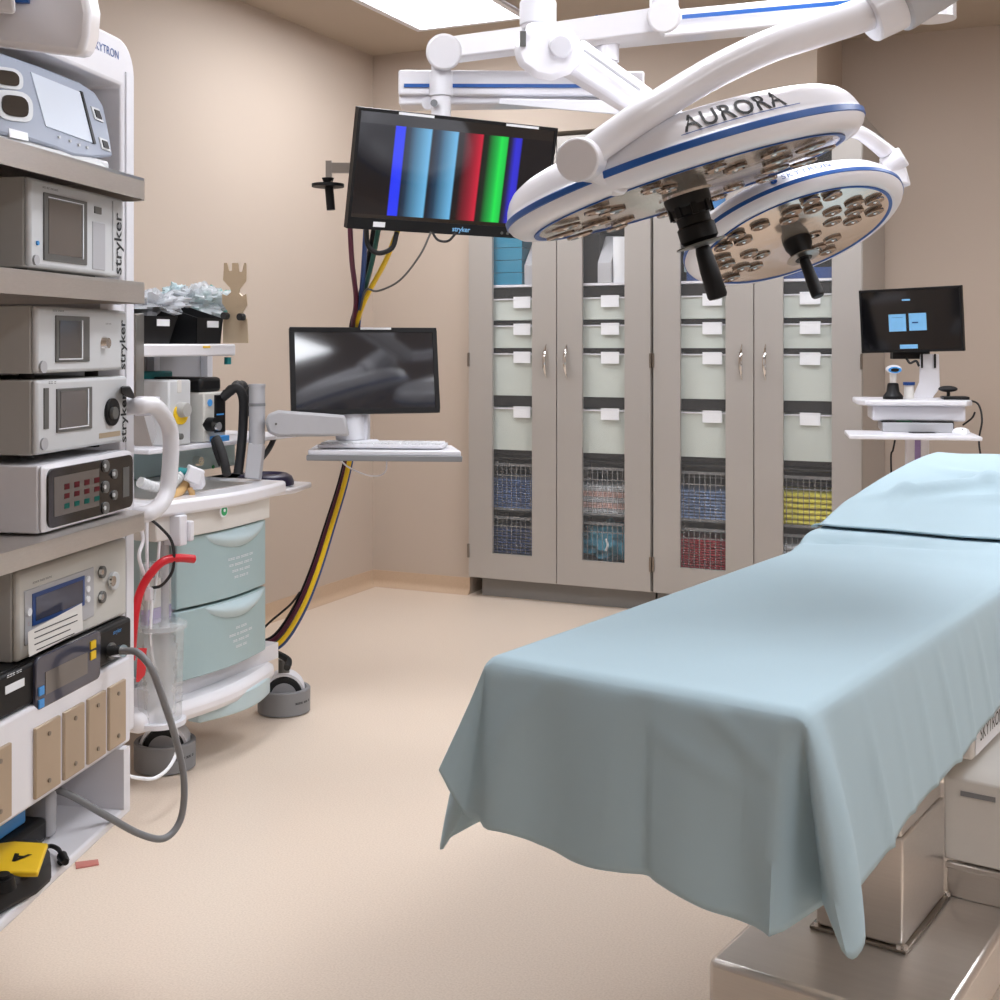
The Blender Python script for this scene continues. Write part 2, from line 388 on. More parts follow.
# trays; the black strips between them are painted gap shade
ORD = ['top', 'second', 'third', 'bottom deep']
DOOR = ['leftmost door', 'second door from left', 'third door from left', 'rightmost door']
TAG = [.285, .268, .282, .252]
for d in range(4):
    x0 = CA[d//2]+(.024 if d % 2 == 0 else .503); x1 = x0+.455; yf = CF+.05; base = CA[d//2]+(d % 2)*.491
    for r, (zt, zb) in enumerate(LV):
        T = Thing(ROOM, ((x0+x1)/2, yf+.2, zb), 'storage_tray', '%s grey plastic storage tray behind the %s' % (ORD[r], DOOR[d]), 'tray', 'grey trays in the steel cabinets')
        m = MB(); w_ = .003; D_ = .38
        m.box(x0+.006, x1-.006, yf+.004, yf+D_, zb, zb+w_).box(x0+.006, x1-.006, yf+.004, yf+.008, zb+w_, zt-.004).box(x0+.006, x1-.006, yf+D_-.004, yf+D_, zb+w_, zt-.004)
        m.box(x0+.006, x0+.010, yf+.008, yf+D_-.004, zb+w_, zt-.004).box(x1-.010, x1-.006, yf+.008, yf+D_-.004, zb+w_, zt-.004)
        T.part('tray_body', m, 'tray')
        T.part('rim', MB().box(x0, x1, yf-.006, yf+.008, zt-.004, zt+.003).box(x0, x0+.01, yf+.008, yf+D_, zt-.004, zt+.003).box(x1-.01, x1, yf+.008, yf+D_, zt-.004, zt+.003), 'white_plastic', bevel=.0015)
        cx = base+TAG[d]; h = .058
        T.part('tag', MB().box(cx-.047, cx+.047, yf-.012, yf-.009, zt+.012-h, zt+.012).box(cx-.047, cx+.047, yf-.012, yf+.004, zt+.004, zt+.007), 'paper', label='white card tag hooked on the rim')
# baskets of linen
def basket(d, zb, zt, label):
    x0 = CA[d//2]+(.050 if d % 2 == 0 else .520); x1 = x0+.40; yf = CF+.075; yb = yf+.33
    m = MB(); n = 15
    for (za, zc) in ((zb, zb+.012), (zt-.014, zt), ((zb+zt)/2+.055, (zb+zt)/2+.061)):
        m.box(x0, x1, yf, yf+.005, za, zc).box(x0, x1, yb-.005, yb, za, zc).box(x0, x0+.005, yf+.005, yb-.005, za, zc).box(x1-.005, x1, yf+.005, yb-.005, za, zc)
    for k in range(n+1):
        x = x0+(x1-x0-.005)*k/n; m.box(x, x+.004, yf+.001, yf+.004, zb+.01, zt-.01)
    for k in range(10):
        y = yf+.02+k*.03
        m.box(x0+.001, x0+.004, y, y+.005, zb+.01, zt-.01).box(x1-.004, x1-.001, y, y+.005, zb+.01, zt-.01)
    m.box(x0+.005, x1-.005, yf+.005, yb-.005, zb, zb+.004)
    solo(ROOM, ((x0+x1)/2, (yf+yb)/2, zb), 'slotted_basket', m, 'basket', label, 'basket', 'slotted plastic baskets at the bottom of the cabinets')
    return x0+.012, x1-.012, yf+.012, yb-.02, zb+.005
def fold(x0, x1, y0, y1, z0, z1, m_, label, cat, group, sd, name='folded_linen'):
    """one folded cloth: rounded front fold with two layers showing"""
    mb = MB(); n = 3; hh = (z1-z0)/n
    for k in range(n):
        def f(u, v, k=k):
            zc = z0+hh*(k+.5); a = 2*PI*v; yy = math.cos(a); zz = math.sin(a)
            w_ = .003*noise.noise(Vector((u*5, k+sd, v)))
            return Vector((x0+(x1-x0)*u, (y0+y1)/2-(y1-y0)/2*math.copysign(abs(yy)**.35, yy)*(1-.015*((k+sd) % 2)), zc+hh*.5*math.copysign(abs(zz)**.5, zz)*.96+w_))
        mb.grid(f, 14, 16)
        for u in (0, 1): mb.add([f(u, v/16) for v in range(16)], [tuple(range(16))])
    solo(ROOM, ((x0+x1)/2, (y0+y1)/2, z0), name, mb, m_, label, cat, group, ang=60)
spec = [(0, .455, .69, ['linen_blue']*4, 'blue folded scrub cloth', 'upper basket'), (0, .232, .418, ['linen_navy']*3, 'dark blue folded cloth', 'lower basket'),
        (1, .455, .69, ['linen_white', 'linen_pink', 'linen_white', 'linen_pink', 'linen_white'], 'striped pink and white folded blanket', 'upper basket'),
        (2, .455, .69, ['linen_pack']*3, 'clear-wrapped bluish pack', 'upper basket'), (2, .232, .418, ['linen_red']*4, 'red folded cloth', 'lower basket'),
        (3, .455, .69, ['yellow_cloth']*2, 'yellow gown bundle', 'upper basket'), (3, .232, .418, ['linen_white']*2, 'pale folded sheet', 'lower basket'), (1, .232, .418, [], '', '')]
HT = {0: .0, 1: 0, 2: 0}
for d, zb, zt, ms, nm, wh in spec:
    zb = .449 if zb > .4 else .1315+.1
    if zb < .4: zb = .2; zt = .416
    x0, x1, y0, y1, z = basket(d, zb, zt, '%s slotted basket behind the %s' % ('upper' if zb > .4 else 'lower', DOOR[d]))
    if not ms:
        mb = MB().blob(((x0+x1)/2, (y0+y1)/2, z+.095), .17, .13, .093, amp=.35, fr=9, nu=40, nv=24, seed=4)
        T = Thing(ROOM, ((x0+x1)/2, (y0+y1)/2, z), 'linen_bundle', 'crumpled teal cloth bundle in the lower basket of the second cabinet door', 'linen')
        T.part('cloth', mb, 'linen_teal', ang=60); T.part('tie', MB().tube([(x0+.19, y0-.004, z+.13), (x0+.2, y0-.006, z+.10), (x0+.19, y0-.004, z+.07)], .006), 'linen_white', label='white knotted tie')
        continue
    hh = {5: .034, 4: .038, 3: .048, 2: .078}[len(ms)]
    if nm.startswith('striped'): hh = .028
    pos = ['bottom', 'second', 'third', 'fourth', 'top']
    for k, mm in enumerate(ms):
        col = nm
        if mm == 'linen_white' and nm.startswith('striped'): col = 'white folded blanket'
        elif nm.startswith('striped'): col = 'pink folded blanket'
        lab = '%s, %s of its pile, %s, %s' % (col, 'top' if k == len(ms)-1 else pos[k], wh, DOOR[d])
        fold(x0+.004*(k % 2), x1-.003*k, y0+.002, y1, z+k*hh+.001, z+(k+1)*hh-.001, mm, lab, 'linen', 'linen piles in the cabinet baskets', d*5+k, 'yellow_gown' if mm == 'yellow_cloth' else 'folded_linen')
# a plain lower shelf for the bottom baskets
# top-shelf stock
def cbox(a0, a1, y0, y1, z0, z1, m_, name, label, cat, group=None, bev=.002, mb=None):
    solo(ROOM, ((a0+a1)/2, (y0+y1)/2, z0), name, mb or MB().box(a0, a1, y0, y1, z0, z1), m_, label, cat, group, bevel=bev)
yf = CF+.06
tl = ['bottom', 'second', 'third', 'fourth', 'top']
for k in range(5):
    cbox(.70, .884, yf, yf+.2, 1.6085+k*.064, 1.6085+k*.064+.062, 'teal_box', 'teal_carton', 'teal carton, %s of the stack on the top shelf of the leftmost door' % tl[k], 'box', 'teal cartons')
def holder(a, y, z, m_, label):
    mb = MB().prism([(0, 0), (.2, 0), (.2, .24), (.12, .24), (.0, .10)], lambda p, q: Vector((a, y+p, z+q)), lambda p, q: Vector((a+.07, y+p, z+q)))
    solo(ROOM, (a, y, z), 'file_holder', mb, m_, label, 'holder', bevel=.002)
holder(.893, yf+.01, 1.6085, 'grey_light', 'grey sloped file holder beside the teal cartons')
cbox(CA[0]+.491+.105, CA[0]+.491+.20, yf+.02, yf+.25, 1.6085, 1.86, 'black', 'black_case', 'tall black case beside the white boxes on the top shelf', 'case')
holder(CA[0]+.491+.203, yf-.02, 1.6085, 'grey_light', 'grey sloped file holder beside the tall black case')
cbox(CA[0]+.491+.276, CA[0]+.491+.40, yf, yf+.22, 1.6085, 1.835, 'paper', 'white_carton', 'tall white carton on the top shelf behind the second door', 'box')
cbox(CA[1]+.15, CA[1]+.40, yf, yf+.22, 1.6085, 1.655, 'navy', 'blue_binder', 'blue binder lying on the top shelf behind the third door', 'binder')
cbox(CA[1]+.20, CA[1]+.33, yf+.04, yf+.2, 1.951, 2.03, 'blue_light', 'blue_carton', 'bright blue carton seen beside the small lamp head', 'box')
cbox(CA[1]+.12, CA[1]+.40, yf+.06, yf+.2, 1.6565, 1.80, 'cart_pale', 'pale_carton', 'pale carton on the blue binder behind the third door', 'box')
cbox(CA[1]+.491+.12, CA[1]+.491+.40, yf, yf+.22, 1.6085, 1.66, 'navy', 'blue_binder', 'blue binder on the top shelf behind the rightmost door', 'binder')
T = Thing(ROOM, (CA[1]+.66, yf, 1.951), 'glove_carton', 'small white carton with a red label on the upper shelf of the rightmost door', 'box')
T.part('carton', MB().box(CA[1]+.491+.13, CA[1]+.491+.20, yf, yf+.12, 1.951, 2.062), 'paper', bevel=.002)
T.part('red_label', MB().box(CA[1]+.491+.135, CA[1]+.491+.195, yf-.002, yf-.0005, 1.97, 2.02), 'red')
cbox(CA[1]+.491+.207, CA[1]+.491+.26, yf, yf+.12, 1.951, 2.05, 'paper', 'white_carton', 'small plain white carton next to the red-labelled one', 'box')

# ------------------------------------------------------------------ operating table
T = Thing(BED, (-.187, .9, 0), 'operating_table', 'stainless operating table under a pale blue drape', 'operating table')
m = MB().prism([(-.395, .51), (.035, .51), (.035, 1.75), (-.395, 1.75)], lambda a, b: Vector((a, b, .025)), lambda a, b: Vector((a, b, .135)))
T.part('base', m, 'steel', bevel=.012)
m = MB()
for x in (-.34, -.02):
    for y in (.6, 1.65): m.cyl((x, y, 0), (x, y, .03), .035)
T.part('floor_foot', m, 'rubber')
T.part('column_flange', MB().box(-.283, -.090, .74, 1.04, .135, .142), 'steel_dark', bevel=.002)
T.part('column', MB().box(-.273, -.100, .75, 1.03, .142, .35), 'steel', bevel=.004)
T.part('column_sleeve', MB().box(-.268, -.105, .755, 1.025, .35, .62), 'steel', bevel=.004)
for x, y in ((-.095, .748), (-.105, .744), (-.094, 1.034), (-.27, .746)):
    T.part('bolt', MB().cyl((x, y, .142), (x, y, .150), .006, n=8), 'chrome')
hs = T.part('motor_housing', MB().prism([(1.045, .215), (1.5, .215), (1.5, .405), (1.075, .405), (1.045, .388)], lambda a, b: Vector((-.105, a, b)), lambda a, b: Vector((.13, a, b))), 'ivory', bevel=.004)
T.part('housing_vent', MB().box(-.07, .0, 1.042, 1.044, .355, .365), 'grey_plastic', hs)
T.part('foot_bracket', MB().box(-.1, .06, 1.05, 1.4, .135, .20).bar((-.1, 1.045, .205), (.07, 1.045, .205), .014, .014).bar((.07, 1.045, .205), (.10, 1.045, .14), .014, .014), 'steel', bevel=.003)
ub = T.part('table_frame', MB().box(-.5, -.03, .98, 2.0, .452, .60).box(-.45, -.09, .25, 2.2, .60, .66), 'ivory', bevel=.006)
T.part('nameplate', MB().box(-.029, -.0275, 1.00, 1.32, .458, .535), 'paper', ub)
T.part('lettering', text_mb('SKYTRON', .042, lambda x, y: Vector((-.0268, 1.125+x, .492+y))), 'ink', ub)
T.part('tabletop', MB().box(-.53, -.015, .02, 2.18, .66, .71), 'steel', bevel=.005)
T.part('side_rail', MB().box(-.010, -.002, .15, 1.6, .675, .70).box(-.542, -.534, .15, 1.6, .675, .70), 'steel')
T.part('mattress', MB().prism([(.03, .71), (2.2, .71), (2.2, .90), (2.1, .90), (1.5, .785), (1.42, .765), (.03, .765)], lambda a, b: Vector((-.520, a, b)), lambda a, b: Vector((-.028, a, b))), 'black', bevel=.012)

# drape
def sst(a, b, x): t = min(1, max(0, (x-a)/(b-a))); return t*t*(3-2*t)
def xl(y): return -.5485-.012*sst(1.25, 1.5, y)+.10*sst(1.6, 2.25, y)
def zt(x, y):
    z = .79+.032*sst(1.27, 1.47, y)+.0
    z += .142*sst(1.5, 2.22, y)**.8 if y > 1.5 else 0
    z -= .05*sst(2.22, 2.4, y)
    w_ = noise.noise(Vector((x*9, y*5, 0)))*.004*sst(1.2, 1.6, y)+noise.noise(Vector((x*4, y*1.6, 5)))*.0015
    for (cx, cy, ang, L_, a_) in ((-.33, 1.83, .5, .16, .016), (-.22, 1.90, 2.6, .12, .014), (-.42, 1.80, 1.6, .10, .010), (-.12, 1.8, .2, .14, .012), (-.3, 1.41, .1, .2, -.009), (-.47, 1.40, .3, .08, -.010)):
        dx, dy = x-cx, y-cy; u = dx*math.cos(ang)+dy*math.sin(ang); v = -dx*math.sin(ang)+dy*math.cos(ang)
        w_ += 1.7*a_*math.exp(-(u/L_)**2-(v/.022)**2)
    return z+w_
rows = 26; NX = 40
cloth = MB()
YE = 2.38
def top(u, v):
    y = .0+YE*v; x = xl(y)*(1-u); x = x
    z = zt(x, y)
    e = min(u, 1-u)*.5485; z -= .010*(1-min(1, e/.02))**2; z -= .010*(1-min(1, y/.02))**2
    return Vector((x, y, z))
NV = 100
def vv(v): return v
cu = [0, .002, .004, .007, .011, .016, .022, .030, .040, .054, .070]
EU = [v/.5485 for v in cu]+[.16+.68*k/60 for k in range(61)]+[1-v/.5485 for v in cu[::-1]]
EV = [v/YE for v in cu]+[.036+.964*k/180 for k in range(181)]
NU, NVV = len(EU)-1, len(EV)-1
cloth.grid(lambda u, v: top(EU[round(u*NU)], EV[round(v*NVV)]), NU, NVV)
# skirt: columns of points from the edge of the top down to the hem
def P(px, py, Y): return BED.local(at(px, py, Y))
cols = []; SS = []
def sper(p): return p.x+.5485 if p.y < 1e-4 else (-p.y if p.x < -.3 else .5485+p.y)
def col(ptop, phem, bulge=(0, 0), mid=None, n=rows):
    a, b = Vector(ptop), Vector(phem); L_ = []; SS.append(sper(a))
    for k in range(n+1):
        t = k/n
        p = a.lerp(b, t)
        xy = a.xy.lerp(b.xy, t**.6 if mid is None else mid(t)); p.x, p.y = xy.x, xy.y
        bs = math.sin(PI*t); p.x += bulge[0]*bs; p.y += bulge[1]*bs
        L_.append(p)
    cols.append(L_)
ny = 34
for k in range(ny, 3, -1):
    y = YE*k/ny; p = top(0, y/YE); w_ = .012*math.sin(y*9)
    col(p, (p.x-.03-w_, y, p.z-.28))
A_ = top(0, 0); lin_ = lambda t: t
col(top(0, .10/YE), (-.585, .16, .50))
col(top(0, .05/YE), P(449, 838, 2.16))
col(top(0, .02/YE), P(444, 848, 2.13), mid=lin_)
col(top(0, .008/YE), P(465, 806, 2.10), mid=lin_)
SS.append(0.0)
cols.append([A_.lerp(P(441, 770, 2.02), t) for t in [k/rows for k in range(rows+1)]])
cols[-1] = [p+Vector((0, 0, 0)) for p in cols[-1]]
col(A_+Vector((.004, 0, 0)), P(465, 812, 2.045), mid=lin_)
end = [(-.535, .535), (-.515, .528), (-.48, .527), (-.44, .520), (-.40, .512), (-.36, .508), (-.32, .510), (-.28, .512), (-.243, .514), (-.231, .515), (-.219, .514), (-.18, .506), (-.14, .494), (-.10, .487), (-.06, .484), (-.035, .487)]
for i, (x, z) in enumerate(end):
    p = top(1-x/xl(0), 0); o = -.012-.010*math.sin(i*1.3)-(.004 if i == 9 else 0)
    col(p, (x-(.004 if i < 9 else 0), o-.012, z), bulge=(0, -.004 if i == 9 else 0))
B_ = top(1, 0)
col(B_+Vector((-.008, 0, 0)), P(820, 906, 1.775), mid=lin_)
col(B_+Vector((-.003, 0, 0)), P(826, 910, 1.74), mid=lin_)
col(B_, P(842, 950, 1.665), mid=lambda t: t**.9, bulge=(-.006, -.004))
col(B_+Vector((.001, .004, 0)), P(850, 960, 1.66), mid=lambda t: t**.8, bulge=(0, -.01))
col(top(1, .012/YE), P(861, 948, 1.675), mid=lambda t: t**.8, bulge=(.006, -.006))
col(top(1, .03/YE), P(863, 925, 1.71), mid=lambda t: t**.8, bulge=(.008, 0))
col(top(1, .08/YE), P(857, 892, 1.80), mid=lambda t: t)
side = [(.17, .503), (.28, .517), (.40, .530), (.55, .540), (.7, .548), (.85, .558), (1.08, .572), (1.3, .585), (1.5, .575), (1.8, .62), (2.1, .66), (2.38, .64)]
for i, (y, z) in enumerate(side):
    p = top(1, y/YE); col(p, (.020+.003*math.sin(i*2.1), y, z))
# the skirt hangs from the very vertices of the top's edge, so top and sides are one sheet
bidx = [q*(NU+1) for q in range(NVV, -1, -1)]+list(range(1, NU+1))+[q*(NU+1)+NU for q in range(1, NVV+1)]
CC = [cols[0]]+cols+[cols[-1]]
assert all(SS[k] < SS[k+1] for k in range(len(SS)-1)), SS
prev = None
for ib in bidx:
    pv = cloth.v[ib]; sp = max(SS[0], min(SS[-1]-1e-6, sper(pv)))
    k = max(q for q in range(len(SS)-1) if SS[q] <= sp); t = (sp-SS[k])/(SS[k+1]-SS[k])
    idx = [ib]
    for r in range(1, rows+1):
        a, b, c, d = [CC[k+q][r] for q in range(4)]
        p = .5*((2*b)+(c-a)*t+(2*a-5*b+4*c-d)*t*t+(3*b-a-3*c+d)*t**3)
        tt = r/rows; wv = noise.noise(Vector((p.x*7+p.y*9, p.z*4, 3.3)))*.012*tt*min(1, tt*3)
        p.x += wv*.5 if p.x < -.1 else wv*.15
        if p.y < .05: p.y += wv*.9
        if p.y < .05 and -.52 < p.x < -.03:
            for (cx, cz, an, L_, a_) in ((-.09, .735, 2.5, .09, .0055), (-.16, .70, 2.75, .08, .004), (-.46, .72, .9, .07, .005), (-.50, .64, 1.35, .12, .006), (-.06, .62, 1.7, .12, .006), (-.30, .66, 1.45, .10, .003), (-.40, .60, 1.2, .09, .003)):
                dx, dz = p.x-cx, p.z-cz; u = dx*math.cos(an)+dz*math.sin(an); v = -dx*math.sin(an)+dz*math.cos(an)
                p.y -= a_*math.exp(-(u/L_)**2-(v/.014)**2)
        elif p.x > -.02 and p.y > .1:
            for k_ in range(9):
                cy = .22+k_*.13; v = (p.y-cy)-(.72-p.z)*(.35+.2*math.sin(k_*3.1))
                p.x += .004*math.exp(-(v/.012)**2)*min(1, tt*2)*(1 if k_ % 3 else 1.6)
        idx.append(len(cloth.v)); cloth.v.append(p)
    if prev:
        for r in range(rows): cloth.f.append([prev[r], idx[r], idx[r+1], prev[r+1]]); cloth.m.append(0)
    prev = idx
T = Thing(BED, (-.27, 1.2, .79), 'surgical_drape', 'pale blue drape hanging over the operating table', 'drape')
me = cloth.mesh('drape_sheet', 'drape', T.org, ang=70)
bm = bmesh.new(); bm.from_mesh(me); bmesh.ops.remove_doubles(bm, verts=bm.verts, dist=.0004)
for f in bm.faces: pass
bm.to_mesh(me); bm.free()
dr = link('drape_sheet', me, T.o)
s_ = dr.modifiers.new('solid', 'SOLIDIFY'); s_.thickness = .0025; s_.offset = 1
# the second, folded sheet over the head section with its hem across the table
def top2(u, v):
    y = 1.485+(YE-1.485)*v; x = (xl(y)-.004)*(1-u)+.002*u; q = zt(x, y)+.005+.006*math.exp(-(y-1.49)**2/.0004)
    e = min(u, 1-u)*.5485; q -= .009*(1-min(1, e/.02))**2
    return Vector((x, y, q))
m = MB().grid(top2, 60, 70)
me = m.mesh('folded_sheet', 'drape', T.org, ang=70)
fs = link('folded_sheet', me, T.o); s_ = fs.modifiers.new('solid', 'SOLIDIFY'); s_.thickness = .005; s_.offset = 1
fs['label'] = 'second layer of blue sheet with its hem across the raised head end'
# ------------------------------------------------------------------ surgical lights
def disc_axes(px, py, phi, al):
    f = Vector(((px-500)/FP, 1, -(py-HY)/FP)).normalized(); r = f.cross(Vector((0, 0, 1))).normalized(); u = r.cross(f)
    phi, al = math.radians(phi), math.radians(al)
    m_ = r*math.cos(phi)+u*math.sin(phi); q = -r*math.sin(phi)+u*math.cos(phi)
    n = q*math.cos(al)+f*math.sin(al)
    return m_, n.cross(m_), n           # along the long axis, away from the viewer, up through the dome
SHELL = [(.3765, .046), (.372, .062), (.364, .080), (.352, .096), (.334, .108), (.30, .118), (.22, .126), (.1, .131), (0, .132)]
def lamp_head(c, axes, R, name, label, pods, dome=1.0):
    X, Y, Z = axes; T = Thing(W, c, name, label, 'surgical light')
    k = R/.38
    prof = [(.330, -.004), (.338, -.006), (.362, -.001), (.375, .010), (.379, .018)]
    T.part('housing', MB().lathe([(r*k, h*k) for r, h in prof]+[(.3805*k, .0205*k), (.381*k, .036*k), (.379*k, .0375*k)]+[(r*k, (.0375+(h-.0375)*dome)*k) for r, h in SHELL], c, axes, 96), 'white_enamel', ang=50)
    T.part('blue_band', MB().lathe([(.3812*k, .0215*k), (.3832*k, .023*k), (.3834*k, .034*k), (.3815*k, .0355*k)], c, axes, 96), 'blue_stripe')
    T.part('blue_rim_line', MB().lathe([(.326*k, -.0062*k), (.326*k, -.0082*k), (.3325*k, -.0088*k), (.3335*k, -.006*k)], c, axes, 96), 'blue_stripe')
    ln = T.part('lens_cover', MB().lathe([(.325*k, -.006*k), (.25*k, -.010*k), (.12*k, -.014*k), (0, -.016*k)], c, axes, 96), 'lens', ang=60)
    C0 = Vector(c)
    for (a, b, rot) in pods:
        m = MB(); ca, sa = math.cos(rot), math.sin(rot)
        ax = (X*ca+Y*sa, -X*sa+Y*ca, Z); p = C0+X*a*k+Y*b*k-Z*.0125*k
        m.lathe([(.034, .0), (.034, -.005), (.028, -.007), (.020, .0), (.009, .001), (.007, -.006), (0, -.009)], p, ax, 20, mis=[0, 0, 0, 0, 1, 1], sx=k*.95, sy=k*.62)
        T.part('led_reflector', m, ['lens_dark', 'chrome'], ln)
    return T
D('lens_dark', (158, 144, 134), .14, metal=.9, var=.35, scale=60)
cL = at(686, 187, 2.6); aL = disc_axes(686, 187, 17.2, 6.3)
podsL = [(.28*math.cos(a), .28*math.sin(a), a) for a in [2*PI*k/14 for k in range(14)]]+[(.20*math.cos(a), .20*math.sin(a), a) for a in [2*PI*(k+.5)/9 for k in range(9)]]
TL = lamp_head(cL, aL, .379, 'surgical_light_head', 'large round surgical light head with black lettering and a camera handle, above the table', podsL, .8)
X, Y, Z = aL; kL = .379/.38
def shell(cc, ax, R, th0, dome=1.0):
    """lays flat lettering on the near side of the dome: x runs round the rim, y climbs the shell"""
    k = R/.38; X, Y, Z = ax; pr = [(r, .0375+(h-.0375)*dome) for r, h in [(.379, .0375)]+SHELL[:6]]
    seg = []
    def f(x, y):
        y = max(0, y); i = 0; rem = y
        while i < 5:
            L_ = math.dist(pr[i], pr[i+1])*k
            if rem <= L_: break
            rem -= L_; i += 1
        L_ = math.dist(pr[i], pr[i+1])*k; t = rem/L_
        r = (pr[i][0]*(1-t)+pr[i+1][0]*t)*k+.0015; h = (pr[i][1]*(1-t)+pr[i+1][1]*t)*k+.0015
        th = th0+x/(.375*k)
        return Vector(cc)+X*math.sin(th)*r-Y*math.cos(th)*r+Z*h
    return f
s1 = shell(cL, aL, .379, .345, .8)
def dense(mb_fn): return mb_fn
lt = text_mb('AURORA', .056, lambda x, y: s1(x*.86, y*1.0+.031), spacing=1.06, bold=.0004)
TL.part('lettering', lt, 'ink', label='black word AURORA on the white shell')
lt = MB().grid(lambda u, v: s1(-.11+.24*u, .010+.0014*v), 24, 1)
TL.part('underline', lt, 'blue_stripe')
# camera housing and sterile handle under the large head
m = MB(); d = -Z; p = cL-X*.005
m.lathe([(.050, -.012), (.048, -.035), (.043, -.042), (.043, -.058), (.036, -.062), (.035, -.080), (.040, -.084), (.040, -.112), (.033, -.120), (.012, -.124)], p, aL, 32)
cu_ = TL.part('camera_housing', m, 'black', label='black camera housing below the lens')
TL.part('camera_ring', MB().lathe([(.046, -.0), (.058, -.004), (.058, -.018), (.046, -.020)], p, aL, 32), 'chrome', cu_)
for k in range(8):
    a = 2*PI*k/8+.2; q = p+X*math.cos(a)*.043+Y*math.sin(a)*.043-Z*.05
    TL.part('grip_rib', MB().obox(q, X*math.cos(a)+Y*math.sin(a), -X*math.sin(a)+Y*math.cos(a), Z, .004, .006, .012), 'black', cu_)
TL.part('guard_disc', MB().lathe([(.012, -.125), (.052, -.121), (.053, -.124), (.012, -.129)], p, aL, 32), 'bezel', cu_)
TL.part('sterile_handle', MB().lathe([(.014, -.128), (.017, -.14), (.020, -.18), (.021, -.235), (.018, -.241), (0, -.243)], p, aL, 24), 'black', label='black cylindrical handle')
# mount between the arm and the large head
jk = at(577, 160, 2.20)
m = MB().cyl(at(577, 160, 2.20), at(592, 158, 2.34), .039, .040, 32)
TL.part('pivot', m, 'white_enamel', bevel=.004)
q0 = at(598, 172, 2.27); q1 = at(618, 196, 2.30)
TL.part('yoke', MB().bar(at(585, 165, 2.29), at(624, 186, 2.325), .055, .055, w1=.06, h1=.05), 'white_enamel', bevel=.012)
# arm from the ceiling boom to the large head
T = Thing(W, at(885, 2, 2.35), 'lamp_arm', 'thick white curved arm reaching down to the large surgical light', 'lamp arm')
pp = [at(588, 154, 2.25), at(620, 131, 2.255), at(650, 111, 2.26), at(690, 86, 2.28), at(728, 65, 2.29), at(770, 46, 2.30), at(815, 31, 2.32), at(868, 13, 2.34), at(900, -2, 2.35)]
T.part('tube', MB().tube(pp, .034, 24, rs=lambda u: .028+.005*u), 'white_enamel')
T.part('collar', MB().cyl(at(866, 17, 2.35), at(905, -4, 2.35), .052, .056, 32), 'white_enamel', bevel=.005)
T.part('joint', MB().cyl(at(893, 4, 2.35), at(945, -30, 2.35), .060, .062, 32), 'grey_light', bevel=.006)
top_ = at(945, -30, 2.35)
T.part('drop_tube', MB().cyl(top_+Vector((.02, 0, -.04)), (top_.x+.02, top_.y, CZ-.03), .045, n=32), 'white_enamel')
T.part('ceiling_cover', MB().cyl((top_.x+.02, top_.y, CZ-.06), (top_.x+.02, top_.y, CZ-.001), .16, .2, 40), 'white_enamel', bevel=.01)

# small head
cS = at(795, 236, 3.1); aS = disc_axes(795, 236, 20.5, 20.5); RS = .278
pods = []
for (gx, gy) in ((-.19, -.04), (.0, .20), (.20, .04), (.02, -.19)):
    for (i, j) in ((-1, -.5), (0, -.75), (1, -.5), (-1, .5), (0, .6), (1, .7)):
        pods.append((gx+i*.066, gy+j*.075, .2))
pods = []; X, Y, Z = aS
cc_ = cS-Z*.008
for px, py in ((723, 246), (726, 264), (741, 267), (754, 266), (731, 277), (749, 253), (761, 254), (736, 235), (760, 225), (743, 240), (722, 258),
               (810, 200), (832, 195), (792, 211), (813, 208), (789, 219), (854, 202), (874, 200), (854, 211), (874, 211), (832, 211), (852, 220), (832, 221), (832, 238), (827, 250), (817, 247), (812, 234)):
    d = Vector(((px-500)/FP, 1, -(py-HY)/FP)); o_ = Vector((0, 0, H0)); t_ = (cc_-o_).dot(Z)/d.dot(Z); q_ = o_+d*t_-cc_
    pods.append((q_.dot(X)*.38/RS, q_.dot(Y)*.38/RS, .15))
TS = lamp_head(cS, aS, RS, 'surgical_light_head', 'smaller round surgical light head on the curved yoke, lower and behind the large one', pods, dome=.75)
X, Y, Z = aS
s2 = shell(cS, aS, RS, .24, .75)
TS.part('lettering', text_mb('SKYTRON', .024, lambda x, y: s2(x+.012, y+.016), spacing=1.15), 'blue_stripe', label='small blue word SKYTRON on the rim')
TS.part('emblem', text_mb('S', .03, lambda x, y: s2(x-.066, y+.016), bold=.002), 'blue_stripe')
TS.part('hub', MB().lathe([(.036, -.008), (.034, -.03), (.028, -.042), (.026, -.06), (.020, -.066)], cS-X*.0, aS, 28), 'black', label='black hub at the lens centre')
TS.part('guard_disc', MB().lathe([(.012, -.062), (.040, -.058), (.041, -.061), (.012, -.066)], cS, aS, 28), 'steel_dark')
TS.part('sterile_handle', MB().lathe([(.011, -.064), (.013, -.075), (.016, -.13), (.016, -.165), (.013, -.169), (0, -.170)], cS, aS, 20), 'black')
TS.part('yoke', MB().tube([at(843, 128, 3.05), at(862, 134, 3.07), at(880, 147, 3.10), at(893, 158, 3.14)], .018, 14, rs=lambda u: .016+.006*u), 'white_enamel')
TS.part('pivot', MB().cyl(at(884, 168, 3.12), at(904, 156, 3.10), .026, .026, 24), 'white_enamel', bevel=.004)
TS.part('yoke_base', MB().bar(at(893, 160, 3.12), at(889, 184, 3.12), .04, .05, w1=.055, h1=.10), 'white_enamel', bevel=.008)
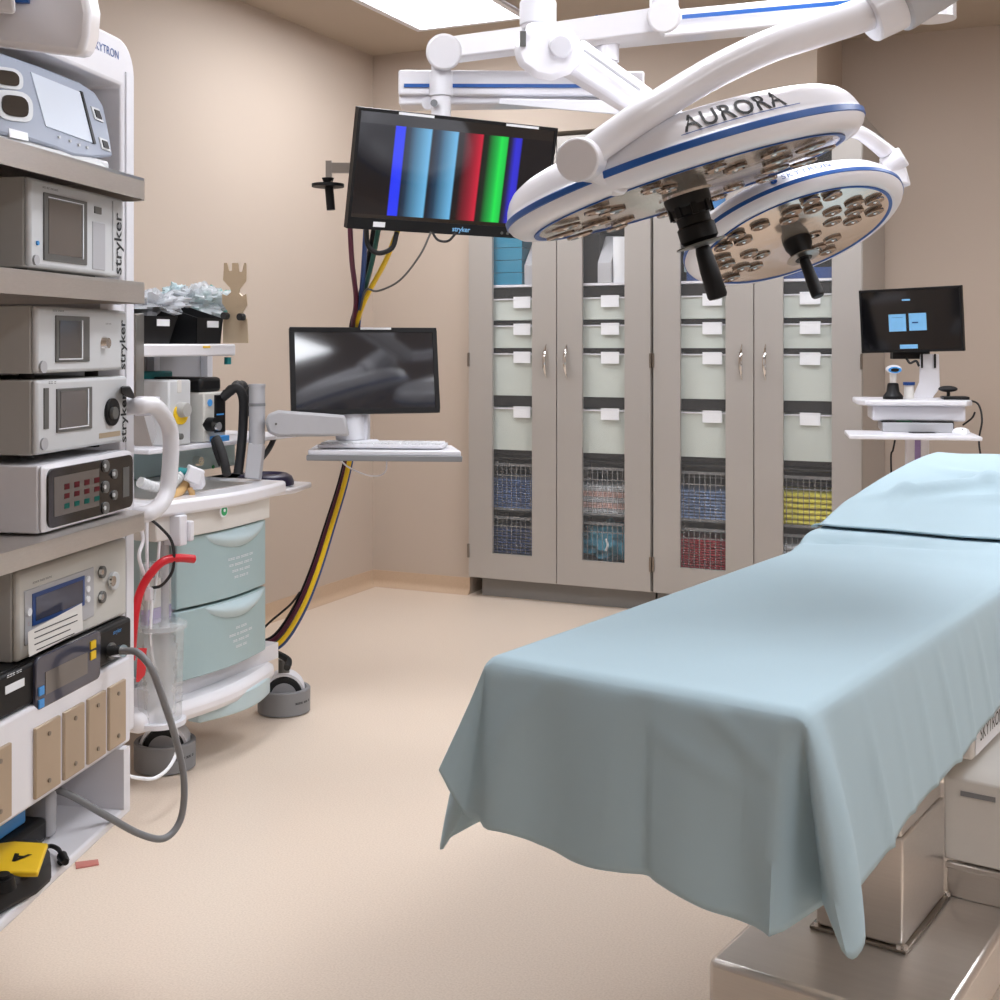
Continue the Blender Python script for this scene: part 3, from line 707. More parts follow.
# spring arm with the big knuckle: ceiling tube, knuckle, arm sloping to the small head's yoke
T = Thing(W, (at(538, 0, 3.0).x, 3.0, CZ), 'lamp_arm', 'white spring arm with a large rounded elbow hanging from the ceiling tube', 'lamp arm')
ct = at(538, 0, 3.0)
T.part('drop_tube', MB().cyl((ct.x, 3.0, CZ-.001), at(538, 30, 3.0), .040, n=32), 'white_enamel')
T.part('tube_collar', MB().cyl(at(538, 2, 3.0), at(538, 26, 3.0), .044, n=32), 'white_plastic', bevel=.003)
T.part('ceiling_cover', MB().cyl((ct.x, 3.0, CZ-.07), (ct.x, 3.0, CZ-.002), .13, .16, 40), 'white_enamel', bevel=.01)
def outline(pts, Y0, Y1):
    return MB().prism(pts, lambda a, b: at(a, b, Y0), lambda a, b: at(a, b, Y1))
kn = [(526, 22), (552, 22), (572, 30), (583, 46), (581, 62), (570, 74), (552, 81), (535, 78), (519, 66), (513, 52), (516, 42), (524, 36)]
T.part('elbow_housing', outline(kn, 2.93, 3.08), 'white_enamel', bevel=.02)
T.part('elbow_cap', MB().cyl(at(561, 46, 2.935), at(561, 46, 2.915), .030, .026, 32), 'white_plastic', bevel=.003)
T.part('dark_slot', MB().box(*[v for v in (at(520, 47, 2.925).x, at(526, 47, 2.925).x, 2.925, 2.94, at(520, 46, 2.925).z, at(520, 31, 2.925).z)]), 'bezel')  # small dark slot on the elbow face
T.part('spring_arm', MB().bar(at(570, 56, 3.0), at(720, 157, 3.06), .075, .088, w1=.06, h1=.06), 'white_enamel', bevel=.012)
T.part('arm_seam', MB().bar(at(584, 50, 2.955), at(640, 90, 2.975), .006, .004), 'grey_light')
T.part('lower_link', MB().tube([at(718, 155, 3.06), at(760, 148, 3.06), at(810, 132, 3.055), at(845, 128, 3.05)], .024, 16), 'white_enamel')

# ------------------------------------------------------------------ ceiling boom behind (blue stripe) and lower boom
T = Thing(W, (at(950, -30, 4.3).x, 4.3, CZ), 'ceiling_boom', 'white two-section ceiling boom with blue stripes running over the cabinets', 'ceiling boom')
a0, a1 = at(576, 36, 4.3), at(935, 2, 4.3)
bm_ = T.part('upper_beam', MB().bar(a0, a1, .12, .09), 'white_enamel', bevel=.008)
sA, sB = at(682, 17, 4.225), at(852, 2, 4.225)
T.part('blue_stripe', MB().bar(sA, sB, .004, .014), 'blue_stripe', bm_)
d_ = (at(640, 14, 4.23)-at(597, 18, 4.23)).normalized()
T.part('lettering', text_mb('SKYTRON', .034, lambda x, y: at(617, 17, 4.20)+d_*x+Vector((0, 0, y))), 'blue_stripe', bm_)
hb = at(935, 2, 4.3)
T.part('drop_tube', MB().cyl(hb-Vector((0, 0, .06)), (hb.x, hb.y, CZ-.001), .07, n=32), 'white_enamel')
T.part('pivot', MB().cyl(at(607, 36, 4.3), at(607, 76, 4.3), .036, n=32).cyl(at(607, 42, 4.3), at(607, 62, 4.3), .042, n=32), 'white_enamel')
l0, l1 = at(400, 87, 4.3), at(642, 88, 4.3)
lb = T.part('lower_beam', MB().bar(l0, l1, .16, .085).bar(at(400, 101, 4.3), at(600, 103, 4.3), .12, .05, w1=.10, h1=.02), 'white_enamel', bevel=.008)
T.part('blue_stripe', MB().bar(at(404, 85.5, 4.216), at(590, 86, 4.216), .004, .012), 'blue_stripe', lb)
T.part('end_cover', MB().prism([(500, 98), (625, 101), (618, 115), (498, 104)], lambda a, b: at(a, b, 4.17), lambda a, b: at(a, b, 4.40)), 'white_plastic', lb, bevel=.004)
T.part('cable_port', MB().cyl(at(428, 103, 4.215), at(428, 103, 4.26), .022, n=20), 'white_plastic', lb)

# ------------------------------------------------------------------ colour-bar monitor and its arm
T = Thing(W, at(441, 100, 4.2), 'articulated_arm', 'white jointed arm carrying the colour-bar monitor', 'monitor arm')
T.part('post', MB().cyl(at(441, 60, 4.2), at(441, 128, 4.2), .033, n=28), 'white_enamel')
T.part('post_collar', MB().cyl(at(441, 72, 4.2), at(441, 97, 4.2), .039, n=28), 'white_plastic', bevel=.003)
T.part('knuckle', MB().cyl(at(444, 52, 4.12), at(444, 52, 4.27), .060, n=36), 'white_enamel', bevel=.008)
T.part('spring_arm', MB().bar(at(446, 51, 4.19), at(662, 22, 3.95), .085, .072, w1=.085, h1=.078), 'white_enamel', bevel=.006)
T.part('joint', MB().cyl(at(664, 16, 3.84), at(664, 16, 4.0), .052, n=36), 'white_enamel', bevel=.008)
T.part('riser', MB().cyl(at(664, 12, 3.95), (at(664, 12, 3.95).x, 3.95, CZ-.001), .045, n=28), 'white_enamel')
T.part('cable_clip', MB().cyl(at(434, 103, 4.15), at(434, 103, 4.2), .012, n=16), 'grey_plastic')

def pose(a, b, c):
    return Matrix.Rotation(a, 3, 'Z') @ Matrix.Rotation(b, 3, 'X') @ Matrix.Rotation(c, 3, 'Y')
def screen(name, label, P_, Y0, thick, bez, scr_m, body='black', group=None, bez_b=None):
    """a flat monitor: P_ = photo position of its centre, turn, tilt, roll, half width and half height"""
    c = at(P_[0], P_[1], Y0); R3 = pose(*P_[2:5]); ex, ey, ez = [R3 @ Vector(v) for v in ((1, 0, 0), (0, 1, 0), (0, 0, 1))]; w_, h_ = P_[5:7]
    bb = bez if bez_b is None else bez_b
    T = Thing(W, c, name, label, 'monitor', group)
    m = MB().obox(c+ey*thick*.25, ex, ey, ez, w_, thick*.25, h_).obox(c+ey*thick*.7, ex, ey, ez, w_*.8, thick*.3, h_*.8)
    m.obox(c+ez*(h_-bez/2)-ey*.0015, ex, ey, ez, w_, .0015, bez/2).obox(c-ez*(h_-bb/2)-ey*.0015, ex, ey, ez, w_, .0015, bb/2)
    m.obox(c+ex*(w_-bez/2)-ey*.0015, ex, ey, ez, bez/2, .0015, h_-bez).obox(c-ex*(w_-bez/2)-ey*.0015, ex, ey, ez, bez/2, .0015, h_-bez)
    T.part('casing', m, body, bevel=.002)
    S = lambda x, y, z=-.0: c+ex*x+ez*y+ey*z
    scx, scy = w_-bez, h_-(bez+bb)/2
    me = MB().add([S(-scx, -h_+bb, -.0008), S(scx, -h_+bb, -.0008), S(scx, h_-bez, -.0008), S(-scx, h_-bez, -.0008)], [(0, 1, 2, 3)]).mesh('screen', scr_m, T.org)
    uv = me.uv_layers.new(name='UVMap')
    for lp in me.loops:
        v = me.vertices[lp.vertex_index].co; uv.data[lp.index].uv = ((v.dot(ex)/scx+1)/2, (v.dot(ez)/scy+1)/2)
    link('screen', me, T.o)
    return T, S, w_, h_, ex, ey, ez
T, S, w_, h_, ex, ey, ez = screen('hanging_monitor', 'tilted black monitor showing vertical colour bars', (455.5, 176.65, .4865, .2407, .0124, .3516, .1863), 4.0, .05, .010, 'screen_black', bez_b=.036)
# picture area
def bar_picture():
    x0, x1, y0, y1 = -w_+.010, w_-.010, -h_+.048, h_-.045
    me = MB().add([S(x0, y0, -.0016), S(x1, y0, -.0016), S(x1, y1, -.0016), S(x0, y1, -.0016)], [(0, 1, 2, 3)]).mesh('colour_bars', 'bars', T.org)
    uv = me.uv_layers.new(name='UVMap')
    for lp in me.loops:
        v = me.vertices[lp.vertex_index].co; uv.data[lp.index].uv = ((v.dot(ex)-x0)/(x1-x0), (v.dot(ez)-y0)/(y1-y0))
    link('colour_bars', me, T.o)
bar_picture()
T.part('lettering', text_mb('stryker', .022, lambda x, y: S(x+.04, y-h_+.018, -.0036), bold=.0006), 'tile_blue')
T.part('sticker', MB().obox(S(-w_*.70, -h_+.018, -.0036), ex, ey, ez, .020, .0005, .008), 'paper')
for k in range(5): T.part('button', MB().cyl(S(.19+k*.022, -h_+.015, -.003), S(.19+k*.022, -h_+.015, -.005), .005, n=12), 'bezel')
for q_ in (-w_*.45, w_*.62): T.part('top_strip', MB().obox(S(q_, h_-.006, -.0035), ex, ey, ez, .06, .0005, .004), 'paper')
T.part('mount', MB().bar(at(441, 126, 4.2), S(-.02, .03, .05), .06, .06), 'white_plastic', bevel=.004)
hd = T.part('side_handle', MB().tube([at(331, 210, 4.02), at(329, 186, 4.02)], .014, 16, smooth=0), 'black', label='black sterile handle beside the screen')
T.part('guard_disc', MB().cyl(at(328, 187, 4.02), at(328, 184, 4.02), .052, n=32).cyl(at(328, 184, 4.02), at(328, 178, 4.02), .012, .02, n=20), 'black', hd)
T.part('handle_bracket', MB().box(at(326, 165, 4.02).x, at(332, 165, 4.02).x, 4.01, 4.03, at(330, 186, 4.02).z, at(330, 161, 4.02).z).box(at(326, 165, 4.02).x, at(356, 165, 4.02).x, 4.011, 4.029, at(330, 173, 4.02).z, at(330, 163, 4.02).z), 'steel_dark', hd)

# ------------------------------------------------------------------ charting monitor, its arm and keyboard shelf
T2, S2, w2, h2, ex, ey, ez = screen('charting_monitor', 'black glossy touch monitor switched off, above the white keyboard', (365.7, 370.3, .3142, -.1631, 0, .2602, .1511), 4.35, .05, .016, 'screen_grey')
T2.part('status_strip', MB().obox(S2(.04, h2-.004, -.004), ex, ey, ez, .055, .0005, .004), 'paper')
T2.part('tilt_bracket', MB().bar(at(362, 395, 4.41), at(362, 441, 4.41), .09, .05), 'white_plastic', bevel=.006)
T = Thing(W, at(385, 455, 4.36), 'keyboard_shelf', 'white keyboard shelf with a grey front edge below the charting monitor', 'shelf')
k0, k1, k2, k3 = at(308, 452, 4.22), at(461, 449, 4.17), at(452, 446, 4.42), at(316, 448, 4.45)
z_ = (k0.z+k1.z)/2; q = [Vector((p.x, p.y, z_)) for p in (k0, k1, k2, k3)]
T.part('tray', MB().hexa([p-Vector((0, 0, .018)) for p in q]+q), 'white_plastic', bevel=.004)
T.part('front_edge', MB().hexa([q[0]+Vector((-.004, -.012, -.036)), q[1]+Vector((.004, -.012, -.036)), q[1]+Vector((.004, .03, -.030)), q[0]+Vector((-.004, .03, -.030)), q[0]+Vector((-.004, -.012, -.016)), q[1]+Vector((.004, -.012, -.016)), q[1]+Vector((.004, .03, -.0185)), q[0]+Vector((-.004, .03, -.0185))]), 'grey_plastic', bevel=.003)
T.part('hanger', MB().bar(at(362, 440, 4.40), Vector((at(362, 440, 4.4).x, 4.39, z_-.02)), .12, .04), 'white_plastic', bevel=.005)
kc = (q[0]+q[1]+q[2]+q[3])/4+Vector((0, -.02, .004)); kx = (q[1]-q[0]).normalized(); ky = Vector((0, 0, 1)).cross(kx)
T = Thing(W, kc, 'keyboard', 'white keyboard on the shelf below the charting monitor', 'keyboard')
kb = T.part('case', MB().obox(kc+Vector((0, 0, .006)), kx, ky, Vector((0, 0, 1)), .215, .066, .006), 'white_plastic', bevel=.003)
m = MB()
for r in range(5):
    for c_ in range(18):
        m.obox(kc+kx*(-.195+c_*.023)+ky*(-.046+r*.023)+Vector((0, 0, .015)), kx, ky, Vector((0, 0, 1)), .0098, .0098, .003)
T.part('keys', m, 'paper', label='block of white keycaps')

# support arm from the cart post to the charting monitor
T = Thing(W, at(256, 445, 4.25), 'support_arm', 'grey-white horizontal arm holding the charting monitor beside the anaesthesia cart', 'monitor arm')
T.part('post', MB().cyl(at(257, 444, 4.25), at(257, 387, 4.25), .027, n=28).cyl(at(257, 387, 4.25), at(257, 384, 4.25), .029, n=28), 'grey_light')
T.part('collar', MB().cyl(at(257, 403, 4.25), at(257, 406, 4.25), .0285, n=28), 'grey_plastic')
T.part('arm', MB().prism([(265, 422), (268, 414), (278, 410), (345, 415), (350, 436), (278, 437), (268, 433)], lambda a, b: at(a, b, 4.19), lambda a, b: at(a, b, 4.30)), 'grey_light', bevel=.01)
T.part('joint_cap', MB().cyl(at(276, 424, 4.185), at(276, 424, 4.19), .004, n=12), 'bezel')
T.part('head_joint', MB().cyl(at(350, 440, 4.37), at(350, 412, 4.37), .05, n=24), 'white_plastic', bevel=.005)
T.part('mount_clamp', MB().bar(at(257, 444, 4.25), at(253, 479, 4.23), .05, .05), 'grey_light', bevel=.004)

# ------------------------------------------------------------------ cable bundle
gb = 'loose coloured cables of the hanging monitor'
def cable(path, r, m_, label, group=None, n=8, cat='cable', name='cable'):
    mb = MB().tube(path, r, n); o = mb.v[0]
    solo(W, path[0], name, mb, m_, label, cat, group)
low = [(352, 440, 4.5), (345, 478, 4.46), (331, 525, 4.44), (316, 572, 4.42), (300, 610, 4.42), (280, 640, 4.42), (258, 650, 4.40)]
BT = Thing(W, at(354, 330, 4.42), 'cable_bundle', 'bundle of coloured cables hanging behind the charting monitor down to the floor', 'cables')
def bundle(st, off, m_, nm):
    pts = [at(x, y, Y) for x, y, Y in st]+[at(355+off[0]*.3, 331, 4.42)+Vector((off[1]*.0015, 0, 0))]
    pts += [at(354+off[0]*.4, 385, 4.52)]
    pts += [at(x+off[0]*.8*(.6+.4*i/6), y+off[1]*(i/6), Y+off[2]) for i, (x, y, Y) in enumerate(low)]
    BT.part('bundled_cable', MB().tube(pts, .0085, 10), m_, label=nm)
bundle([(350, 226, 3.97), (352, 262, 4.05), (356, 300, 4.25)], (-4, -3, .02), 'maroon', 'dark maroon cable')
bundle([(366, 226, 3.97), (364, 262, 4.05), (361, 300, 4.25)], (4, 4, 0), 'navy', 'blue cable')
bundle([(379, 226, 3.98), (372, 262, 4.07), (362, 300, 4.27)], (-1.5, 0, .035), 'dark_green', 'dark green cable')
bundle([(398, 230, 3.98), (385, 262, 4.07), (365, 300, 4.24)], (1, 2, -.02), 'yellow', 'yellow cable')
bundle([(374, 228, 4.02), (368, 262, 4.1), (359, 300, 4.3)], (-7, -5, .03), 'black', 'black cable')
cable([at(431, 232, 3.96), at(420, 255, 3.97), at(400, 280, 4.02), at(378, 291, 4.1), at(366, 290, 4.15), at(360, 310, 4.28)], .0035, 'bezel', 'thin grey cord curving from the hanging monitor to the bundle')
cable([at(366, 226, 3.97), at(368, 245, 3.97), at(378, 253, 3.97), at(392, 248, 3.97), at(397, 232, 3.97)], .008, 'rubber', 'black cable loop below the left half of the hanging monitor')
cable([at(432, 232, 3.97), at(438, 240, 3.97), at(448, 241, 3.97), at(456, 233, 3.97)], .004, 'rubber', 'small black cable loop under the hanging monitor, right of the long thin cord')
cable([at(262, 652, 4.4), at(275, 653, 4.4), at(288, 660, 4.36), at(287, 668, 4.32)]+[], .012, 'rubber', 'short dark cord lying behind the cart base')
cable([at(300, 592, 4.45), at(290, 605, 4.45), at(270, 622, 4.45), at(252, 640, 4.45)], .004, 'rubber', 'thin dark cord trailing beside the coloured bundle near the floor')
cable([at(384, 442, 4.38), at(386, 470, 4.36), at(372, 476, 4.33), at(350, 468, 4.30), at(338, 458, 4.30)], .003, 'white_plastic', 'thin white keyboard cord looping under the keyboard shelf')

# ------------------------------------------------------------------ computer workstation by the cabinets
WS = Frame(0, 0, -16)
Yw = 5.2
T, S, w_, h_, ex, ey, ez = screen('computer_monitor', 'black monitor with two small blue windows on the wheeled computer stand', (910.1, 320.1, -.7049, .056, -.0253, .2178, .1332), 5.2, .04, .008, 'screen_black')
def wgt(x0, y0, x1, y1, m_, nm, d=.0022):
    # fractions of the screen from its top left corner
    T.part(nm, MB().obox(S((x0+x1-1)*w_, (1-y0-y1)*h_, -d), ex, ey, ez, (x1-x0)*w_, .0004, (y1-y0)*h_), m_)
wgt(.29, .40, .46, .67, 'tile_blue', 'screen_window'); wgt(.49, .395, .66, .665, 'tile_blue', 'screen_window')
wgt(.43, .17, .51, .195, 'tile_blue', 'screen_caption'); wgt(.39, .88, .565, .945, 'tile_blue', 'screen_button')
wgt(.32, .45, .43, .455, 'navy', 'screen_text', .0028); wgt(.52, .53, .58, .55, 'navy', 'screen_text', .0028)
T.part('mount_plate', MB().box(at(893, 0, 5.27).x, at(930, 0, 5.27).x, 5.27, 5.31, at(0, 359, 5.27).z, at(0, 349, 5.27).z), 'black', bevel=.002)
ST = Frame(at(917, 420, 5.15).x, 5.15, -12)
def st(px, py, y=0): return ST.hit(px, py, 'y', y)
T = Thing(ST, (0, 0, 0), 'computer_stand', 'white wheeled computer stand beside the right-hand steel cabinet', 'computer stand')
a, b = st(857, 402, -.12), st(973, 402, -.12); zz = a.z
T.part('worktop', MB().prism([(a.x, -.10), (a.x+.03, -.17), (b.x-.03, -.17), (b.x, -.10), (b.x, .17), (a.x, .17)], lambda x, y: Vector((x, y, zz-.012)), lambda x, y: Vector((x, y, zz+.010))), 'white_plastic', bevel=.006)
c0, c1 = st(872, 411, -.10), st(965, 418, -.10)
T.part('drawer_housing', MB().box(c0.x, c1.x, -.12, .14, zz-.075, zz-.013), 'white_plastic', bevel=.008)
T.part('status_light', MB().box(st(896, 0, -.122).x, st(912, 0, -.122).x, -.1225, -.1205, st(0, 413, -.12).z, st(0, 410, -.12).z), 'green')
T.part('drawer', MB().box(st(882, 0, -.11).x, st(952, 0, -.11).x, -.15, .1, zz-.118, zz-.080), 'grey_light', bevel=.003)
T.part('drawer_rail', MB().box(st(881, 0, -.11).x, st(953, 0, -.11).x, -.13, .12, zz-.079, zz-.0755).box(st(951, 0, -.1).x, st(953, 0, -.1).x, -.13, .1, zz-.115, zz-.081), 'black')
k0, k1 = st(848, 436, -.3), st(980, 436, -.3)
T.part('keyboard_tray', MB().box(k0.x, k1.x, -.36, -.06, k0.z-.008, k0.z+.008), 'white_plastic', bevel=.004)
T.part('tray_neck', MB().box(-.05, .05, -.2, .08, k0.z+.008, zz-.119), 'grey_light')
T.part('column', MB().box(-.045, -.012, -.03, .03, .14, k0.z-.009).box(.012, .045, -.03, .03, .14, k0.z-.009), 'white_plastic', bevel=.003)
T.part('column_core', MB().box(-.012, .012, -.02, .02, .14, k0.z-.009), 'lilac')
T.part('column_head', MB().box(-.07, .07, -.05, .06, k0.z-.03, k0.z-.0085), 'white_plastic', bevel=.004)
m = MB().cyl((0, 0, .10), (0, 0, .145), .11, .06, 32)
for k in range(5):
    an = 2*PI*k/5+.3; m.bar((0, 0, .115), (.29*math.cos(an), .29*math.sin(an), .085), .055, .03)
T.part('foot_star', m, 'white_plastic', bevel=.003)
for k in range(5):
    an = 2*PI*k/5+.3; c = Vector((.29*math.cos(an), .29*math.sin(an), .036))
    T.part('caster', MB().cyl(c+Vector((-.012, 0, 0)), c+Vector((.012, 0, 0)), .036, n=20).cyl(c, c+Vector((0, 0, .04)), .008, n=10), 'rubber')
T.part('back_post', outline([(911, 401), (942, 401), (939, 388), (938, 355), (921, 355), (920, 383)], 5.20, 5.235) if 0 else MB().prism([(911, 401), (930, 401), (940, 388), (939, 354), (920, 354), (919, 382)], lambda a_, b_: ST.local(at(a_, b_, 5.24)), lambda a_, b_: ST.local(at(a_, b_, 5.27))), 'white_enamel', bevel=.004)
T.part('post_slot', MB().prism([(921, 354), (923, 354), (923, 368), (921, 368)], lambda a_, b_: ST.local(at(a_, b_, 5.235)), lambda a_, b_: ST.local(at(a_, b_, 5.245))).prism([(934, 354), (936, 354), (936, 368), (934, 368)], lambda a_, b_: ST.local(at(a_, b_, 5.235)), lambda a_, b_: ST.local(at(a_, b_, 5.245))), 'black')
zt_ = zz+.0105
# scanner in its cradle
c = ST.hit(893, 400, 'z', zt_); c.y = -.04; c.x = st(893, 0, -.04).x
T = Thing(ST, (c.x, c.y, zt_), 'barcode_scanner', 'white handheld scanner with a blue-ringed window standing in a black cradle', 'scanner')
T.part('cradle', MB().lathe([(.040, 0), (.040, .012), (.026, .03), (.022, .062), (.016, .066)], (c.x, c.y, zt_), n=28), 'black')
T.part('handle', MB().cyl((c.x, c.y, zt_+.060), (c.x, c.y-.004, zt_+.105), .012, .014, 20), 'ivory')
hd = T.part('head', MB().blob((c.x+.002, c.y-.01, zt_+.122), .032, .04, .018), 'white_plastic', ang=80)
T.part('window_ring', MB().lathe([(.0, .0), (.026, .0), (.026, .004), (0, .004)], (c.x+.003, c.y-.046, zt_+.120), ((1, 0, 0), (0, 0, 1), (0, -1, 0)), 28, sy=.5), 'blue_light', hd)
T.part('window', MB().lathe([(0, .0), (.017, .0), (.017, .006), (0, .006)], (c.x+.003, c.y-.046, zt_+.120), ((1, 0, 0), (0, 0, 1), (0, -1, 0)), 28, sy=.42), 'black_gloss', hd)
x_ = st(909, 0, .02).x
T = Thing(ST, (x_, .02, zt_), 'wipes_tub', 'small white tub with a dark blue lid between scanner and post', 'tub')
T.part('tub', MB().cyl((x_, .02, zt_), (x_, .02, zt_+.055), .021, .019, 24), 'ivory'); T.part('lid', MB().cyl((x_, .02, zt_+.0555), (x_, .02, zt_+.068), .024, n=24), 'navy')
x_ = st(951, 0, -.02).x
T = Thing(ST, (x_, -.02, zt_), 'card_reader', 'small black reader with a raised oval head at the right of the stand top', 'card reader')
T.part('reader_base', MB().box(x_-.035, x_+.065, -.07, .03, zt_, zt_+.012), 'black', bevel=.003)
T.part('reader_head', MB().blob((x_-.012, -.02, zt_+.042), .038, .03, .013), 'rubber', ang=80)
T.part('stem', MB().cyl((x_-.01, -.02, zt_+.012), (x_-.01, -.02, zt_+.034), .007, n=12), 'black')
x_ = st(961, 0, -.2).x
T = Thing(ST, (x_, -.2, k0.z+.008), 'computer_mouse', 'white mouse at the right end of the stand keyboard tray', 'mouse')
T.part('shell', MB().lathe([(.033, 0), (.033, .008), (.028, .017), (.016, .023), (0, .025)], (x_, -.2, k0.z+.0085), n=28, sy=1.5), 'paper', ang=80)
T.part('scroll_wheel', MB().cyl((x_-.003, -.235, k0.z+.026), (x_+.003, -.235, k0.z+.026), .004, n=12), 'grey_plastic')
def stp(px, py, y=0): return ST.world(ST.hit(px, py, 'y', y))
cable([stp(966, 400, 0), stp(978, 404, -.06), stp(982, 420, -.1), stp(979, 440, -.1), stp(981, 462, -.1), stp(981, 500, -.05)], .004, 'rubber', 'black cord hanging from the right side of the computer stand')
cable([stp(906, 358, .1), stp(910, 363, .05), stp(916, 361, .05), stp(919, 366, .06)], .005, 'rubber', 'short black cord bunched under the computer monitor')
cable([stp(963, 425, -.02), stp(972, 418, -.05), stp(975, 412, -.05)], .004, 'rubber', 'curl of black cord beside the stand drawer')
cable([stp(895, 440, 0), stp(893, 450, 0), stp(891, 457, 0), stp(892, 490, 0)], .004, 'rubber', 'black cord hanging left of the stand column')
cable([stp(908, 440, 0), stp(909, 465, 0), stp(911, 490, 0)], .004, 'rubber', 'black cord running straight down the stand column')
# ------------------------------------------------------------------ equipment tower on its ceiling arm
def rx(px, py, s=0.0): return RACK.hit(px, py, 'x', s)
def frect(x0, y0, x1, y1, s, th=.003, mb=None, mi=0):
    """a raised rectangle on a device front given by two photo corners"""
    a, b = rx(x0, y0, s), rx(x1, y1, s); mb = mb or MB()
    return mb.box(s-.004, s+th, a.y, b.y, a.z, b.z, mi)
def knob(px, py, s, r, th, m=None, mi=0, r1=None):
    p = rx(px, py, s); m = m or MB(); return m.cyl(p-Vector((.002, 0, 0)), p+Vector((th, 0, 0)), r, r if r1 is None else r1, 24, mi)
TR = Thing(RACK, (-.25, 2.5, .33), 'equipment_tower', 'white ceiling-hung equipment tower with steel shelves at the left edge', 'equipment tower')
yn = 1.55                                  # near end of the tower, outside the picture
u0 = rx(122, 300, -.03).y; u1 = rx(135, 300, -.03).y
zb = rx(65, 862, .045).z; zt_ = 1.925
BK = -.46
# side upright with a rounded top corner, running into the top beam
m = MB(); r_ = .07
arc = [(u1-r_+r_*math.sin(a), zt_-r_+r_*math.cos(a)) for a in [PI/2*k/8 for k in range(9)]]
poly = [(yn, zt_)]+arc+[(u1, .50), (u0, .50), (u0, 1.83), (yn, 1.83)]
TR.part('side_frame', MB().prism(poly[::-1], lambda a, b: Vector((BK, a, b)), lambda a, b: Vector((-.030, a, b))), 'white_enamel', bevel=.006)
TR.part('frame_edge_trim', MB().box(-.0299, -.026, u0+.012, u1-.014, .62, 1.86), 'white_plastic')
TR.part('lettering', text_mb('SKYTRON', .024, lambda x, y: Vector((-.0290, rx(106, 50, -.029).y+x, rx(106, 50, -.029).z+y))), 'blue_stripe', label='blue maker lettering on the top corner')
for nm, (px, yt, yb) in (('top', (70, 157, 181)), ('middle', (70, 274.5, 298)), ('lower', (70, 534, 554))):
    s = .05; zt1 = rx(px, yt, s).z; zb1 = rx(px, yb, s).z; e = rx(151, 200, s).y; m = MB()
    pl = [(BK+.01, yn), (s-.004, yn), (s, 1.9), (s, e-.03), (s-.008, e-.012), (s-.03, e), (BK+.01, e)]
    m.prism(pl, lambda a, b: Vector((a, b, zt1-.006)), lambda a, b: Vector((a, b, zt1)))
    inn = [(BK+.012, yn), (s-.008, yn), (s-.004, 1.9), (s-.004, e-.034), (s-.012, e-.016), (s-.034, e-.004), (BK+.012, e-.004)]
    for i in range(1, len(pl)-1):
        q = [pl[i], pl[i+1], inn[i+1], inn[i]]
        m.prism(q, lambda a, b: Vector((a, b, zb1)), lambda a, b: Vector((a, b, zt1-.006)))
    TR.part('steel_shelf', m, 'steel', weld=True)
    if nm == 'top': Z1 = zt1
    if nm == 'middle': Z2 = zt1
    if nm == 'lower': Z3 = zt1
    TR.part('shelf_bracket', MB().box(-.33, -.03, u0-.09, u0-.002, zb1-.02, zb1-.001), 'white_plastic')
# lower box with outlet plates
s = .02; bt = rx(65, 690, s).z; bb_ = rx(65, 785, s).z; e = rx(131, 700, s).y
lb = TR.part('outlet_box', MB().box(BK, s, yn, e, bb_, bt), 'white_enamel', bevel=.006)
for (x0, x1) in ((-16, 9), (33, 58), (62, 82), (86, 103.5), (107, 123.5)):
    xm = (x0+x1)/2; ztp = H0-(rx(x0, 733, s).y*0+0); a, b = rx(x0, 700, s).y, rx(x1, 700, s).y
    z1, z0 = rx(45, 722, s).z, rx(45, 792, s).z
    p = TR.part('outlet_plate', MB().box(s-.001, s+.006, a, b, z0, z1), 'plate', lb, bevel=.002)
    for zz in (z1-.02, z0+.02): TR.part('screw', MB().cyl((s+.006, (a+b)/2, zz), (s+.0085, (a+b)/2, zz), .004, n=10), 'steel_dark', p)
# bottom tray
e2 = rx(131, 805, .03).y
g1 = RACK.hit(131, 802, 'z', zb); g0 = RACK.hit(5, 918, 'z', zb); gs = (g1.x-g0.x)/(g1.y-g0.y)
TR.part('bottom_tray', MB().prism([(BK, yn), (g0.x-gs*(g0.y-yn), yn), (g1.x, g1.y), (BK, g1.y)], lambda a, b: Vector((a, b, zb-.018)), lambda a, b: Vector((a, b, zb))), 'white_enamel', bevel=.005)
TR.part('tray_side', MB().box(BK, .030, e2-.03, e2-.004, zb, bb_-.001), 'white_enamel')
TR.part('rear_column', MB().box(BK-.06, BK-.002, 1.75, 2.35, .5, 1.9), 'white_enamel')
# ceiling arm head over the tower
T = Thing(W, at(45, 30, 2.0), 'tower_boom', 'white boom end with sloping faces above the equipment tower', 'ceiling boom')
o_ = [(-120, -60), (80, -60), (88, -2), (91, 12), (89, 38), (82, 57), (0, 47), (-120, 34)]
T.part('head_cover', MB().prism(o_, lambda a, b: at(a, b, 1.93), lambda a, b: at(a+10, b+2, 2.12)), 'white_enamel', bevel=.012)
T.part('neck', MB().cyl((at(45, 0, 2.02).x-.25, 2.05, CZ-.001), (at(45, 0, 2.02).x-.25, 2.05, 1.95), .08, n=32), 'white_enamel')
T.part('blue_patch', MB().box(at(16, 0, 1.925).x, at(29, 0, 1.925).x, 1.921, 1.929, at(0, 3, 1.925).z, at(0, -8, 1.925).z), 'blue_stripe')
T.part('side_block', MB().prism([(-120, -60), (10, -60), (16, 14), (-120, 4)], lambda a, b: at(a, b, 1.80), lambda a, b: at(a, b, 1.929)), 'white_plastic', bevel=.006)

